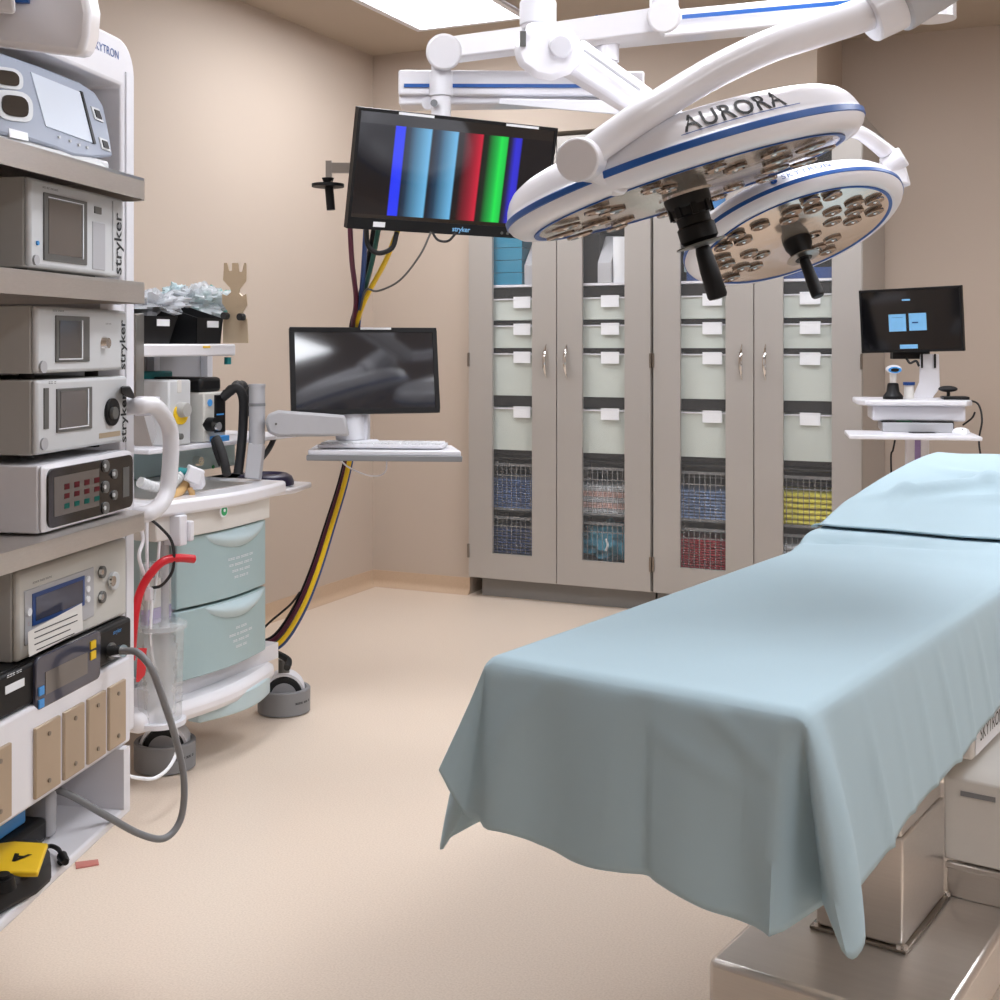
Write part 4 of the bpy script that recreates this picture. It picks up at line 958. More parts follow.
def device(name, label, pxl, pxr, ztop, zbot, depth=.36, s=0.0, body='device', side=None, cat='medical device', bev=.005, lean=0, feet=.012, mat_front=None):
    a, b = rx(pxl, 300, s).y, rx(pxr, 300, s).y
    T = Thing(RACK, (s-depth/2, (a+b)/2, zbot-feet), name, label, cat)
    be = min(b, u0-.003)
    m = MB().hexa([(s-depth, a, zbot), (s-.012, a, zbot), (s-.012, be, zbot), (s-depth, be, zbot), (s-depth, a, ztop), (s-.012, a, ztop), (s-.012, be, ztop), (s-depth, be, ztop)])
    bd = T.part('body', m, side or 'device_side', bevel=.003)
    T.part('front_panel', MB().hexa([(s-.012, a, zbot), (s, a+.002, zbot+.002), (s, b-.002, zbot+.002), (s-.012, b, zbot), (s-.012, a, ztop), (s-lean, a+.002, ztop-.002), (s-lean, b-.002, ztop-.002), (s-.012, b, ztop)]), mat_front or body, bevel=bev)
    if feet:
        f = MB()
        for xx in (s-.05, s-depth+.04):
            for yy in (a+.05, b-.05): f.cyl((xx, yy, zbot-feet), (xx, yy, zbot+.001), .013, n=16)
        T.part('rubber_foot', f, 'rubber')
    return T, a, b
def zrow(px, py, s=0): return rx(px, py, s).z
def dtext(T, body, px, py, s, size, m_='ink', vert=False, parent=None, **k):
    p = rx(px, py, s)
    f = (lambda x, y: Vector((s+.0008, p.y-y, p.z+x))) if vert else (lambda x, y: Vector((s+.0008, p.y+x, p.z+y)))
    return T.part('lettering', text_mb(body, size, f, **k), m_, parent)

# 1 console with white touch screen on the top shelf
a_ = rx(-40, 100).y; b_ = rx(113, 157).y
T = Thing(RACK, (-.15, (a_+b_)/2, Z1), 'touchscreen_console', 'blue-grey console with a bright white touch screen on the top shelf', 'medical device')
Fp = lambda px, py, d=0: (lambda p: Vector((p.x+d, p.y, p.z)))(RACK.hit(px, py, 'x', .02-.0*py))
zt1 = zrow(60, 78, 0)
lean = .055
def S1(px, py, d=0):
    """points of the leaning fascia: s falls from the foot to the top"""
    s = .01
    for _ in range(4):
        p = rx(px, py, s); s = .012-lean*(p.z-Z1)/.15
    p = rx(px, py, s); p.x += d; return p
fas = [(-60, 128), (-60, 40), (0, 52), (40, 66), (80, 82), (95, 92), (104, 106), (110, 135), (113.5, 157), (95, 158), (75, 156), (55, 148), (30, 140), (0, 134)]
T.part('body', MB().box(-.34, -.045, a_, b_-.03, Z1+.03, zt1-.015).box(-.30, -.005, a_, b_-.004, Z1+.003, Z1+.03), 'device', bevel=.006)
T.part('fascia', MB().prism(fas, lambda p, q: S1(p, q, -.03), lambda p, q: S1(p, q)), 'device_blue', bevel=.006)
T.part('lower_strip', MB().prism([(-60, 130), (0, 135), (55, 149), (100, 159), (108, 168), (60, 164), (0, 150), (-60, 146)], lambda p, q: S1(p, q, -.03), lambda p, q: S1(p, q, -.004)), 'device')
T.part('touch_screen', MB().prism([(30, 72), (79, 92), (92, 143), (45, 126)], lambda p, q: S1(p, q, -.004), lambda p, q: S1(p, q, .002)), 'lcd_white')
T.part('screen_edge', MB().prism([(79, 91), (81, 92), (94.5, 144), (92, 143.5)], lambda p, q: S1(p, q, -.004), lambda p, q: S1(p, q, .004)), 'black')
for (cx, cy, rw, rh) in ((13, 106, 21, 17), (5, 78, 19, 12)):
    po = [(cx+rw*.9*math.copysign(abs(math.cos(t))**.6, math.cos(t)), cy+cx*0+rh*.9*math.copysign(abs(math.sin(t))**.7, math.sin(t))+.22*rw*math.cos(t)) for t in [2*PI*k/24 for k in range(24)]]
    so = T.part('socket_rim', MB().prism(po, lambda p, q: S1(p, q, -.002), lambda p, q: S1(p, q, .003)), 'device', bevel=.001)
    pi_ = [(cx+(p-cx)*.7, cy+(q-cy)*.68) for p, q in po]
    T.part('socket', MB().prism(pi_, lambda p, q: S1(p, q, .0), lambda p, q: S1(p, q, .005)), 'black_gloss', so)
for po in ([(90, 106), (98, 109), (103, 123), (94, 119)], [(98, 137), (106, 140), (110, 152), (101, 149)]):
    so = T.part('port_rim', MB().prism(po, lambda p, q: S1(p, q, -.002), lambda p, q: S1(p, q, .003)), 'device', bevel=.001)
    c = (sum(p for p, q in po)/4, sum(q for p, q in po)/4); pi_ = [(c[0]+(p-c[0])*.6, c[1]+(q-c[1])*.6) for p, q in po]
    T.part('port', MB().prism(pi_, lambda p, q: S1(p, q, 0), lambda p, q: S1(p, q, .005)), 'black', so)
for cx, cy in ((58, 137), (69, 141), (78, 145), (86, 147.5)):
    T.part('button', MB().cyl(S1(cx, cy, -.002), S1(cx, cy, .004), .0028, n=14), 'device')
T.part('badge', MB().prism([(8, 128), (27, 133), (28, 141), (9, 137)], lambda p, q: S1(p, q, -.002), lambda p, q: S1(p, q, .0015)), 'paper')

# 2 tall stryker unit
zt1, zb1 = zrow(75, 187), Z2+.012
T, a, b = device('surgical_video_unit', 'tall pale camera control unit with square screen on the middle shelf', 30, 124, zt1, zb1, .34)
frect(43, 190, 86, 267, 0); z1, z0 = zrow(60, 196), zrow(60, 262)
ya, yb = rx(43, 0).y, rx(86, 0).y
sc = T.part('screen_bezel', MB().box(-.002, .003, ya, yb, z0, z1), 'bezel', bevel=.001)
T.part('screen', MB().box(.001, .0038, rx(47, 0).y, rx(80, 0).y, z0+.012, z1-.010), 'lcd', sc)
T.part('screen_line', MB().box(.0036, .0044, rx(81, 0).y, rx(81.8, 0).y, z0+.010, z1-.008).box(.0036, .0044, rx(46.5, 0).y, rx(81.8, 0).y, z1-.008, z1-.0065), 'paper', sc)
T.part('slot_recess', MB().box(-.003, .0015, rx(92, 0).y, rx(105, 0).y, zrow(98, 270), zrow(98, 222)), 'grey_light', bevel=.002)
T.part('usb_port', MB().box(-.002, .002, rx(94, 0).y, rx(101, 0).y, zrow(98, 214), zrow(98, 207)), 'bezel', bevel=.001)
T.part('power_button', knob(35, 260, 0, .009, .004), 'grey_light'); T.part('indicator', knob(37, 243, 0, .004, .003), 'blue_light')
dtext(T, 'stryker', 118, 244, 0, .042, vert=True, bold=.0006)
dtext(T, '== == =====', 50, 189, 0, .009)
TR_rail = T.part('panel_groove', MB().box(-.0015, .0012, rx(112, 0).y, rx(113, 0).y, zb1+.01, zt1-.01), 'grey_light')

# 3 and 4: two stryker units stacked under the middle shelf
z3t, z3b = (zrow(80, 310)+.004), zrow(80, 372)
z4t, z4b = zrow(80, 378), zrow(80, 449)
T, a, b = device('insufflator', 'pale unit with square screen and a silver connector, directly under the middle shelf', 37, 127, z3t, z3b, .36, feet=z3b-z4t)
sc = T.part('screen_bezel', MB().box(-.002, .003, rx(55, 0).y, rx(88.5, 0).y, zrow(70, 362), zrow(70, 316)), 'bezel', bevel=.001)
T.part('screen', MB().box(.001, .0038, rx(58, 0).y, rx(79, 0).y, zrow(70, 358), zrow(70, 321)), 'lcd', sc)
T.part('screen_line', MB().box(.0036, .0044, rx(80, 0).y, rx(81, 0).y, zrow(70, 359), zrow(70, 320)).box(.0036, .0044, rx(57, 0).y, rx(81, 0).y, zrow(70, 359.5), zrow(70, 358.4)), 'paper', sc)
T.part('gas_connector', knob(104, 343, 0, .014, .010, r1=.010), 'chrome'); T.part('power_button', knob(42, 367, 0, .011, .004), 'grey_light')
dtext(T, 'stryker', 122.5, 345, 0, .034, vert=True, bold=.0006); dtext(T, '=== ====', 58, 311, 0, .009)
dtext(T, '=== ==', 108, 324, 0, .007)
T.part('panel_seam', MB().box(-.10, -.098, a-.0012, a+.0002, z3b+.0, z3b+.06), 'bezel')
T, a, b = device('light_source', 'pale light source unit with square screen and round black port, above the dark-glass unit', 37, 128, z4t, z4b, .36, feet=.008)
sc = T.part('screen_bezel', MB().box(-.002, .003, rx(56, 0).y, rx(91, 0).y, zrow(70, 431), zrow(70, 388)), 'bezel', bevel=.001)
T.part('screen', MB().box(.001, .0038, rx(59, 0).y, rx(85, 0).y, zrow(70, 427), zrow(70, 391)), 'lcd', sc)
T.part('screen_line', MB().box(.0036, .0044, rx(86, 0).y, rx(87, 0).y, zrow(70, 426.5), zrow(70, 389.5)).box(.0036, .0044, rx(57, 0).y, rx(87, 0).y, zrow(70, 428), zrow(70, 427)), 'paper', sc)
T.part('side_slot', MB().box(-.002, .002, rx(43.5, 0).y, rx(48, 0).y, zrow(46, 429), zrow(46, 388)), 'bezel')
pt = T.part('light_port', knob(111, 412, 0, .027, .006), 'black', bevel=.001); T.part('port_centre', knob(112, 413, .005, .012, .008), 'bezel', pt)
T.part('power_button', knob(43, 444, 0, .011, .004), 'grey_light')
T.part('latch_lever', MB().prism([(121, 386), (130, 386), (135, 396), (134, 399), (127, 397), (121, 394)], lambda p, q: rx(p, q, .0), lambda p, q: rx(p, q, .025)), 'black', bevel=.003)
T.part('serial_label', MB().box(0, .0008, rx(99, 0).y, rx(120, 0).y, zrow(110, 437), zrow(110, 432)), 'tan_metal')
dtext(T, 'stryker', 123.5, 418, 0, .034, vert=True, bold=.0006); dtext(T, '== =', 52, 383, 0, .013)
m = MB()
for i in range(7):
    for j in range(12):
        m.cyl((-.05-.0-i*.012-(j % 2)*.006, a-.0012, z4b+.035+j*.0085), (-.05-i*.012-(j % 2)*.006, a+.001, z4b+.035+j*.0085), .0036, n=8)
# vents sit further back on the side, at the frame edge
for v in m.v: v.x -= .085
T.part('side_vents', m, 'black')
T.part('panel_seam', MB().box(-.10, -.098, a-.0012, a+.0002, z4b, z4b+.035), 'bezel')

# 5 white unit with dark glass front on the lower shelf
z5t, z5b = zrow(90, 456), Z3+.004
T, a, b = device('shaver_console', 'white unit with a rounded dark glass front on the lower steel shelf', 44, 133.5, z5t, z5b, .36, s=.02, side='white_plastic', body='white_enamel', bev=.010, feet=.0035)
s = .02
def rr(y0, y1, z0, z1, r, n=5):
    P_ = []
    for cx, cy, a0 in ((y1-r, z1-r, 0), (y0+r, z1-r, PI/2), (y0+r, z0+r, PI), (y1-r, z0+r, 1.5*PI)):
        P_ += [(cx+r*math.cos(a0+PI/2*k/n), cy+r*math.sin(a0+PI/2*k/n)) for k in range(n+1)]
    return P_
ya, yb = rx(44.5, 0, s).y, rx(132.5, 0, s).y
gl = T.part('glass_panel', MB().prism(rr(ya+.006, yb-.005, z5b+.007, z5t-.007, .016), lambda p, q: Vector((s-.003, p, q)), lambda p, q: Vector((s+.004, p, q))), 'black_gloss', bevel=.001)
T.part('display', MB().box(s+.003, s+.0046, rx(52, 0, s).y, rx(97, 0, s).y, z5b+.026, z5t-.022), 'lcd', gl)
for i in range(4):
    for j, mm in enumerate(('led_red', 'led_red', 'led_green')):
        T.part('indicator', MB().box(s+.0045, s+.0052, rx(62+i*10, 0, s).y, rx(67+i*10, 0, s).y, z5b+(.070, .054, .036)[j], z5b+(.080, .063, .045)[j]), mm, gl)
for (px, py) in ((105, 466), (114, 474), (105, 487), (114, 495), (105, 508)):
    kn_ = T.part('control_knob', knob(px, py, s+.004, .0115 if px == 105 else .009, .004), 'bezel', gl, bevel=.001); T.part('knob_cap', knob(px, py, s+.008, .004, .001), 'device', kn_)
T.part('side_groove', MB().box(s+.003, s+.0048, rx(121, 0, s).y, rx(127, 0, s).y, z5b+.03, z5t-.03), 'bezel', gl)
T.part('panel_seam', MB().box(-.08, -.078, a-.0012, a+.0002, z5b, z5t), 'grey_light')

# 6 grey unit under the lower shelf
z6t, z6b = zrow(70, 566)+.0, zrow(70, 640)
T, a, b = device('fluid_pump', 'grey unit with a wide blue display and a taped paper note, below the lower shelf', 18, 127, z6t+.02, z6b, .36, body='device_warm', feet=.0)
sp = T.part('screen_surround', MB().box(-.002, .002, rx(24, 0).y, rx(93, 0).y, zrow(56, 632), zrow(56, 580)), 'grey_light', bevel=.001)
T.part('screen_bezel', MB().box(.001, .0035, rx(31, 0).y, rx(83, 0).y, zrow(56, 616), zrow(56, 585)), 'navy', sp)
T.part('screen', MB().box(.003, .0042, rx(34, 0).y, rx(81, 0).y, zrow(56, 612), zrow(56, 589)), 'lcd_dark', sp)
for (px, py, r) in ((87, 579, .006), (87, 589, .006), (87, 599, .006), (28, 612, .007)): T.part('button', knob(px, py, .001, r, .004), 'paper')
kk = T.part('gas_port', knob(112, 581, 0, .018, .008), 'device', bevel=.002); T.part('port_bore', knob(112, 581, .008, .010, .004), 'chrome', kk)
for (px, py) in ((101, 572), (101, 597)):
    kk = T.part('port', knob(px, py, 0, .012, .006), 'bezel', bevel=.001); T.part('port_bore', knob(px, py, .006, .005, .004), 'chrome', kk)
T.part('red_mark', knob(28, 624, 0, .004, .002), 'red')
dtext(T, '==== === ====', 42, 580, 0, .009)
# paper note
pn = [(28, 632), (82, 603), (83, 630), (29, 657)]
T = Thing(RACK, rx(55, 655, .012), 'paper_note', 'white printed paper note taped over the grey unit and the black unit below', 'note')
T.part('sheet', MB().prism(pn, lambda p, q: rx(p, q, .024), lambda p, q: rx(p, q, .0247)), 'paper_dim')
tx = MB()
for k in range(4):
    p = rx(56, 623+k*6, .025); tx = text_mb(['PLEASE DO NOT UNPLUG', 'This unit must stay on', 'between all cases', 'Thank you'][k] if 0 else ['mmmm mm mmm mmmm', 'mm mmmmm mmm mm', 'mmm mm mmmm mmm', 'mmmmmm mmm'][k], .010, lambda x, y: Vector((.0252, p.y+x, p.z+y)), mb=tx)
T.part('print_lines', MB().box(.0248, .0251, rx(34, 0, .024).y, rx(77, 0, .024).y, zrow(56, 624, .025), zrow(56, 623, .025)).box(.0248, .0251, rx(34, 0, .024).y, rx(77, 0, .024).y, zrow(56, 630, .025), zrow(56, 629, .025)).box(.0248, .0251, rx(34, 0, .024).y, rx(70, 0, .024).y, zrow(56, 636, .025), zrow(56, 635, .025)).box(.0248, .0251, rx(36, 0, .024).y, rx(74, 0, .024).y, zrow(56, 642, .025), zrow(56, 641, .025)), 'ink')
# 7 black unit
z7t, z7b = zrow(90, 630, .01), bt+.001
T, a, b = device('headlight_console', 'black unit with a small grey display and yellow keys at the foot of the tower', -30, 132, z6b-.001, z7b, .36, s=.015, body='black', side='black', bev=.012, feet=.0)
s = .015
pn_ = T.part('display_panel', MB().prism(rr(rx(33, 0, s).y, rx(98, 0, s).y, zrow(65, 695, s), zrow(65, 644, s), .014), lambda p, q: Vector((s-.002, p, q)), lambda p, q: Vector((s+.006, p, q))), 'lcd_dark', bevel=.002)
T.part('screen', MB().box(s+.005, s+.007, rx(42, 0, s).y, rx(84, 0, s).y, zrow(65, 683, s), zrow(65, 661, s)), 'lcd', pn_)
for (x0, x1, y0, y1, mm) in ((87, 92, 652, 644, 'yellow'), (87, 92, 663, 655, 'yellow'), (35, 40, 673, 665, 'blue_light'), (35, 40, 685, 677, 'blue_light')):
    T.part('key', MB().box(s+.005, s+.0085, rx(x0, 0, s).y, rx(x1, 0, s).y, zrow(65, y0+8, s), zrow(65, y1+8, s)), mm, pn_)
T.part('rating_label', MB().box(s-.001, s+.001, rx(5, 0, s).y, rx(24, 0, s).y, zrow(15, 690, s), zrow(15, 682, s)), 'paper')
dtext(T, '=== ==', 14, 674, s, .014, 'paper')
dtext(T, 'stryker', 117, 631, s, .012, 'blue_light')
so = T.part('socket', knob(110, 651, s, .016, .006), 'bezel', bevel=.001)
# cable plugged into it
c_ = [RACK.world(rx(*p)) for p in ((110, 651, .022), (125, 651, .06), (138, 653, .09), (152, 670, .12), (165, 705, .13), (176, 740, .13), (184, 780, .13), (181, 818, .12), (165, 838, .10), (140, 834, .07), (105, 815, .03), (68, 794, -.02), (40, 786, -.08))]
T = Thing(W, c_[0], 'grey_cable', 'thick grey cable looping from the black unit down past the floor tray', 'cable')
T.part('cord', MB().tube(c_, .0068, 12), 'grey_plastic')
T.part('plug', MB().cyl(c_[0]-(c_[1]-c_[0]).normalized()*.001, c_[0].lerp(c_[1], .9), .010, .012, 20), 'chrome', label='silver plug')
# white D handle beside the tower
hp = [(127, 407, -.02), (140, 406, .02), (150, 405, .03), (158, 409, .035), (168, 424, .035), (171, 440, .035), (170, 468, .035), (167, 492, .035), (159, 506, .035), (147, 514, .035), (136, 514, .01)]
T = Thing(RACK, rx(150, 515, .035), 'grab_handle', 'white D-shaped grab handle at the side of the equipment tower', 'handle')
T.part('grip', MB().tube([RACK.hit(p, q, 'x', s) for p, q, s in hp], .017, 20), 'white_enamel')
T.part('mount_plate', MB().box(-.024, .02, u1-.012, u1+.012, rx(128, 420, .03).z, rx(128, 400, .03).z), 'white_plastic')

# foot pedal and black/blue unit in the bottom tray
FPc = rx(15, 885, -.06); zz = zb+.001
T = Thing(RACK, (FPc.x, FPc.y, zz), 'foot_pedal', 'black foot pedal with a yellow top marked A on the bottom tray', 'foot pedal')
pe = [RACK.hit(p, q, 'z', zz) for p, q in ((-60, 925), (-60, 870), (0, 868), (25, 862), (43, 861), (52, 872), (52, 883), (38, 896), (10, 911), (-20, 930))]
pe = [(p.x, p.y) for p in pe]; cx = sum(p[0] for p in pe)/10; cy = sum(p[1] for p in pe)/10
T.part('housing', MB().prism(pe, lambda a, b: Vector((a, b, zz)), lambda a, b: Vector((cx+(a-cx)*.93, cy+(b-cy)*.93, zz+.045))), 'rubber', bevel=.010)
hy = zz+.047
yp = [RACK.hit(p, q, 'z', hy) for p, q in ((-40, 868), (-40, 850), (15, 843), (48, 845), (38, 874), (2, 874))]
T.part('yellow_top', MB().prism([(p.x, p.y) for p in yp], lambda a, b: Vector((a, b, hy-.006)), lambda a, b: Vector((a, b, hy+.004))), 'yellow', bevel=.003)
pc = RACK.hit(19, 857, 'z', hy+.005)
T.part('lettering', text_mb('A', .040, lambda x, y: Vector((pc.x-x, pc.y-y, hy+.0048)), bold=.002), 'black')
kb_ = RACK.hit(2, 884, 'z', hy)
T.part('control_dome', MB().cyl((kb_.x, kb_.y, hy-.008), (kb_.x, kb_.y, hy+.010), .022, .018, 28).cyl((kb_.x, kb_.y, hy+.010), (kb_.x, kb_.y, hy+.016), .012, n=20), 'black')
cz = [RACK.world(RACK.hit(p, q, 'z', zz+.012)) for p, q in ((42, 850), (50, 846), (58, 849), (62, 856))]
T = Thing(W, cz[0], 'pedal_cable', 'short black cable with a connector beside the yellow-topped pedal', 'cable')
T.part('cord', MB().tube(cz, .004, 8), 'rubber'); T.part('connector', MB().cyl(cz[-1], cz[-1]+(cz[-1]-cz[-2]).normalized()*.03, .009, .006, 16), 'black')
T.part('strain_relief', MB().cyl(cz[-1]+Vector((0, 0, -.004)), cz[-1]+Vector((.004, 0, -.012)), .010, n=12), 'rubber')
bx = [RACK.hit(p, q, 'z', zz) for p, q in ((-40, 850), (45, 842), (62, 800), (0, 800))]
T = Thing(RACK, (-.3, 2.2, zz), 'battery_charger', 'black and grey box with a blue flank behind the foot pedal', 'charger')
cc = RACK.hit(57, 834, 'z', zz); sx, ye = cc.x, cc.y
T.part('body', MB().box(sx-.20, sx, ye-.33, ye-.03, zz, zz+.045), 'black', bevel=.010)
T.part('end_cap', MB().box(sx-.20, sx+.004, ye-.03, ye, zz+.001, zz+.085), 'grey_light', bevel=.01)
T.part('blue_panel', MB().box(sx-.16, sx-.02, ye-.18, ye-.07, zz+.046, zz+.085), 'blue_light', bevel=.004)
# scrap on the floor
sc_ = [W.hit(p, q, 'z', .004) for p, q in ((75, 862), (98, 859), (99, 864), (76, 868))]
T = Thing(W, sc_[0], 'tubing_scrap', 'pale red strip of clear packaging lying on the floor beside the tower', 'tubing')
D('pink_clear', (214, 130, 120), .3, alpha=.55)
T.part('strip', MB().hexa([p-Vector((0, 0, .003)) for p in sc_]+sc_), 'pink_clear')
# ------------------------------------------------------------------ anaesthesia cart by the left wall
AF = 1.0
def ca(px, py=500, a=AF): return ROOM.hit(px, py, 'x', a)
b0, b1 = ca(176).y, ca(266).y                     # drawer fronts
bN, bF = ca(150).y, ca(283).y
zT1, zM, zB = ca(222, 529).z, ca(222, 598).z, ca(222, 666).z
T = Thing(ROOM, (.7, (b0+b1)/2, 0), 'anaesthesia_cart', 'blue-grey anaesthesia cart with two drawers and a white worktop by the left wall', 'medical cart')
m = MB().box(.42, AF-.025, b0, b1, zB, zT1+.0)
T.part('cabinet', m, 'cart_blue', bevel=.006)
def bow(b, amp=.035):
    u = (b-b0)/(b1-b0); return amp*math.sin(PI*min(1, max(0, u)))
def bowed(y0, y1, z0, z1, x0, amp=.03, th=.024, n=14):
    m = MB(); P0 = [(y0+(y1-y0)*k/n, x0+th+amp*math.sin(PI*k/n)) for k in range(n+1)]
    poly = [(y1, x0), (y0, x0)]+P0
    return m.prism([(q, p) for p, q in poly], lambda a, b: Vector((a, b, z0)), lambda a, b: Vector((a, b, z1)))
for nm, za, zc in (('upper', zM+.004, zT1), ('lower', zB, zM-.004)):
    dr = T.part('drawer', bowed(b0+.002, b1-.002, za, zc, AF-.024), 'cart_blue', bevel=.004)
    # scoop handle: a paler crescent lip along the upper edge
    m = MB(); n = 16; yy0, yy1 = b0+.10*(b1-b0)+.14, b1-.015
    yy0 = b0+.24*(b1-b0)
    def lip(u, v, yy0=yy0, yy1=yy1, zc=zc):
        y = yy0+(yy1-yy0)*u; s = math.sin(PI*u); x = AF+.03*math.sin(PI*(y-b0)/(b1-b0))
        return Vector((x+.001+.022*s*math.sin(PI*v), y, zc-.004-.055*s**.6*v))
    T.part('drawer_handle', m.grid(lip, n, 8), 'cart_pale', dr, ang=70)
    for k in range(4):
        ww = [.085, .07, .09, .06][k]; yc = b0+.62*(b1-b0); zc2 = zc-.085-k*.020
        x = AF+.0305
        T.part('print_line', MB().box(AF+.02, x+.0005, yc-ww/2, yc-ww/2+.001, zc2, zc2+.001), 'cart_pale', dr) if 0 else None
    lt = text_mb(['=== == ==== ==\n== ==== === =\n=== == ===\n== === =', '== ===\n=== = ==== ==\n== === ==\n=== =='][nm == 'lower'], .020, lambda x, z, zc=zc: Vector((AF+.030*math.sin(PI*((b0+.62*(b1-b0)+x)-b0)/(b1-b0))+.0012, b0+.62*(b1-b0)+x, zc-.125+z)), bold=.0004)
    T.part('lettering', lt, 'paper', dr, label='faint white lines of print')
# white band and worktop
zW0, zW1 = ca(215, 521).z+.006, ca(215, 499).z
T.part('band', bowed(bN+.02, b1+.015, zT1+.004, ca(215, 503).z, AF-.08, amp=.03, th=.085), 'ivory', bevel=.004)
wt = T.part('worktop', bowed(bN-.02, bF, ca(215, 506).z, ca(215, 492).z, .40, amp=.05, th=AF-.385), 'white_enamel', bevel=.01)
zw = ca(215, 492).z
T.part('worktop_inset', MB().box(.52, .96, bN+.05, bF-.12, zw+.0005, zw+.003), 'steel', wt, label='polished steel inset')
lo = ca(224, 511, AF+.054)
T.part('logo', MB().cyl((lo.x-.002, lo.y, lo.z), (lo.x+.001, lo.y, lo.z), .019, n=28), 'paper')
T.part('logo_ring', MB().cyl((lo.x, lo.y, lo.z), (lo.x+.002, lo.y, lo.z), .0145, n=28), 'green')
T.part('logo_mark', MB().cyl((lo.x, lo.y, lo.z+.002), (lo.x+.003, lo.y, lo.z+.002), .005, n=14), 'paper')
cl = ca(176, 528, AF+.02)
T.part('hose_clip', MB().box(cl.x-.03, cl.x+.03, cl.y-.02, cl.y+.015, cl.z-.05, cl.z+.04).box(cl.x+.01, cl.x+.04, cl.y+.015, cl.y+.035, cl.z-.04, cl.z+.02), 'white_plastic', bevel=.004)
# base
zb0, zb1 = ca(210, 706, AF+.05).z, ca(210, 690, AF+.05).z
zb1 = .235; zb0 = .155
T.part('base', bowed(bN-.05, bF-.04, zb0+.02, zb1, .38, amp=.06, th=AF-.38), 'white_enamel', bevel=.022)
T.part('base_skirt', MB().box(.40, AF-.02, b0-.1, b1+.1, zb1, zB), 'white_plastic')
T.part('kick_bar', bowed(ca(197).y, ca(268).y, zb0-.015, zb0+.05, AF-.04, amp=.045, th=.05), 'cart_pale', bevel=.008)
def caster(px, py, a, deg):
    c = ROOM.hit(px, py, 'z', 0) ; m = MB()
    c = Vector((a if a else c.x, c.y, 0)); an = math.radians(deg); d = Vector((math.cos(an), math.sin(an), 0)); q = Vector((-d.y, d.x, 0)); r = .063
    k = T.part('caster_ring', MB().lathe([(.078, .004), (.092, .004), (.093, .082), (.090, .086), (.080, .086), (.078, .080), (.078, .004)], c, n=48), 'grey_plastic', label='grey cable-deflector ring round the wheel')
    m = MB().cyl(c+d*.012+Vector((0, 0, .062)), c+d*.032+Vector((0, 0, .062)), r, n=32).cyl(c-d*.032+Vector((0, 0, .062)), c-d*.012+Vector((0, 0, .062)), r, n=32)
    w_ = T.part('wheel', m, 'rubber', bevel=.004)
    T.part('wheel_cap', MB().cyl(c-d*.036+Vector((0, 0, .062)), c-d*.0325+Vector((0, 0, .062)), .045, n=28), 'grey_light', w_)
    T.part('fender', MB().prism([(math.cos(t)*.074, .062+math.sin(t)*.078) for t in [PI*.02+PI*.96*k/16 for k in range(17)]]+[(math.cos(t)*.066, .062+math.sin(t)*.068) for t in [PI*.98-PI*.96*k/16 for k in range(17)]], lambda a_, z: c-d*.030+q*a_+Vector((0, 0, z)), lambda a_, z: c+d*.044+q*a_+Vector((0, 0, z))), 'white_plastic', w_)
    T.part('stem', MB().cyl(c+Vector((0, 0, .13)), c+Vector((0, 0, zb0+.03)), .02, n=16), 'bezel')
    T.part('lettering', text_mb('=== == =', .018, lambda x, z: Vector((c.x+.0934*math.cos(-.15+x/.093), c.y+.0934*math.sin(-.15+x/.093), .045+z)), bold=.0006), 'ink', k)
for px, py, dg in ((284, 711, 122), (165, 767, 118)):
    caster(px, py, 0, dg)
for px, py in ((212, 690), (150, 716)):
    c = ROOM.hit(px, py, 'z', 0); c = Vector((.48, c.y+.05, 0))
    T.part('rear_wheel', MB().cyl(c+Vector((-.015, 0, .06)), c+Vector((.015, 0, .06)), .06, n=24).cyl(c+Vector((0, 0, .06)), c+Vector((0, 0, zb0+.04)), .012, n=12), 'rubber')
# upper works of the machine
def rb(px0, px1, a): return ca(px0, 400, a).y, ca(px1, 400, a).y
y0, y1 = rb(150, 232, .55); z0, z1 = ca(190, 492, .55).z, ca(190, 441, .55).z
zw_ = zw+.003
T.part('back_panel', MB().box(.40, .55, y0-.30, y1+.02, zw_, z1), 'cart_blue', bevel=.004)
T.part('monitor_ledge', MB().box(.36, .80, y0-.30, y1+.06, z1, z1+.018), 'white_plastic', bevel=.005)
ZL = z1+.018
ps = ca(196, 461, .551)
T.part('gas_dial', MB().cyl((.55, ps.y, ps.z), (.575, ps.y, ps.z), .020, .016, 24), 'chrome')
T.part('port_mark', MB().cyl((.55, ps.y+.10, ps.z-.03), (.553, ps.y+.10, ps.z-.03), .007, n=14), 'green')
zs0 = ca(190, 356, .72).z; zs1 = ca(190, 344, .72).z
ys0, ys1 = ca(120, 350, .80).y, ca(236, 350, .80).y
T.part('rear_housing', MB().box(.36, .50, ca(158, 380, .5).y-.35, ca(206, 380, .5).y, ZL, zs0), 'grey_light', bevel=.004)
for q_ in (206, 153): T.part('side_post', MB().box(.50, .53, ca(q_, 380, .5).y-.03, ca(q_, 380, .5).y, ZL, zs0), 'white_plastic')
T.part('top_shelf', MB().box(.36, .80, ys0-.1, ys1, zs0, zs1), 'white_enamel', bevel=.006)
T.part('shelf_mark', MB().box(.80, .8015, ca(203, 348, .8).y, ca(210, 348, .8).y, ca(206, 348, .8).z, ca(206, 346, .8).z), 'yellow')
T.part('shelf_knob', MB().cyl((.78, ys1-.02, zs0-.03), (.78, ys1-.02, zs0-.005), .012, n=16), 'teal')
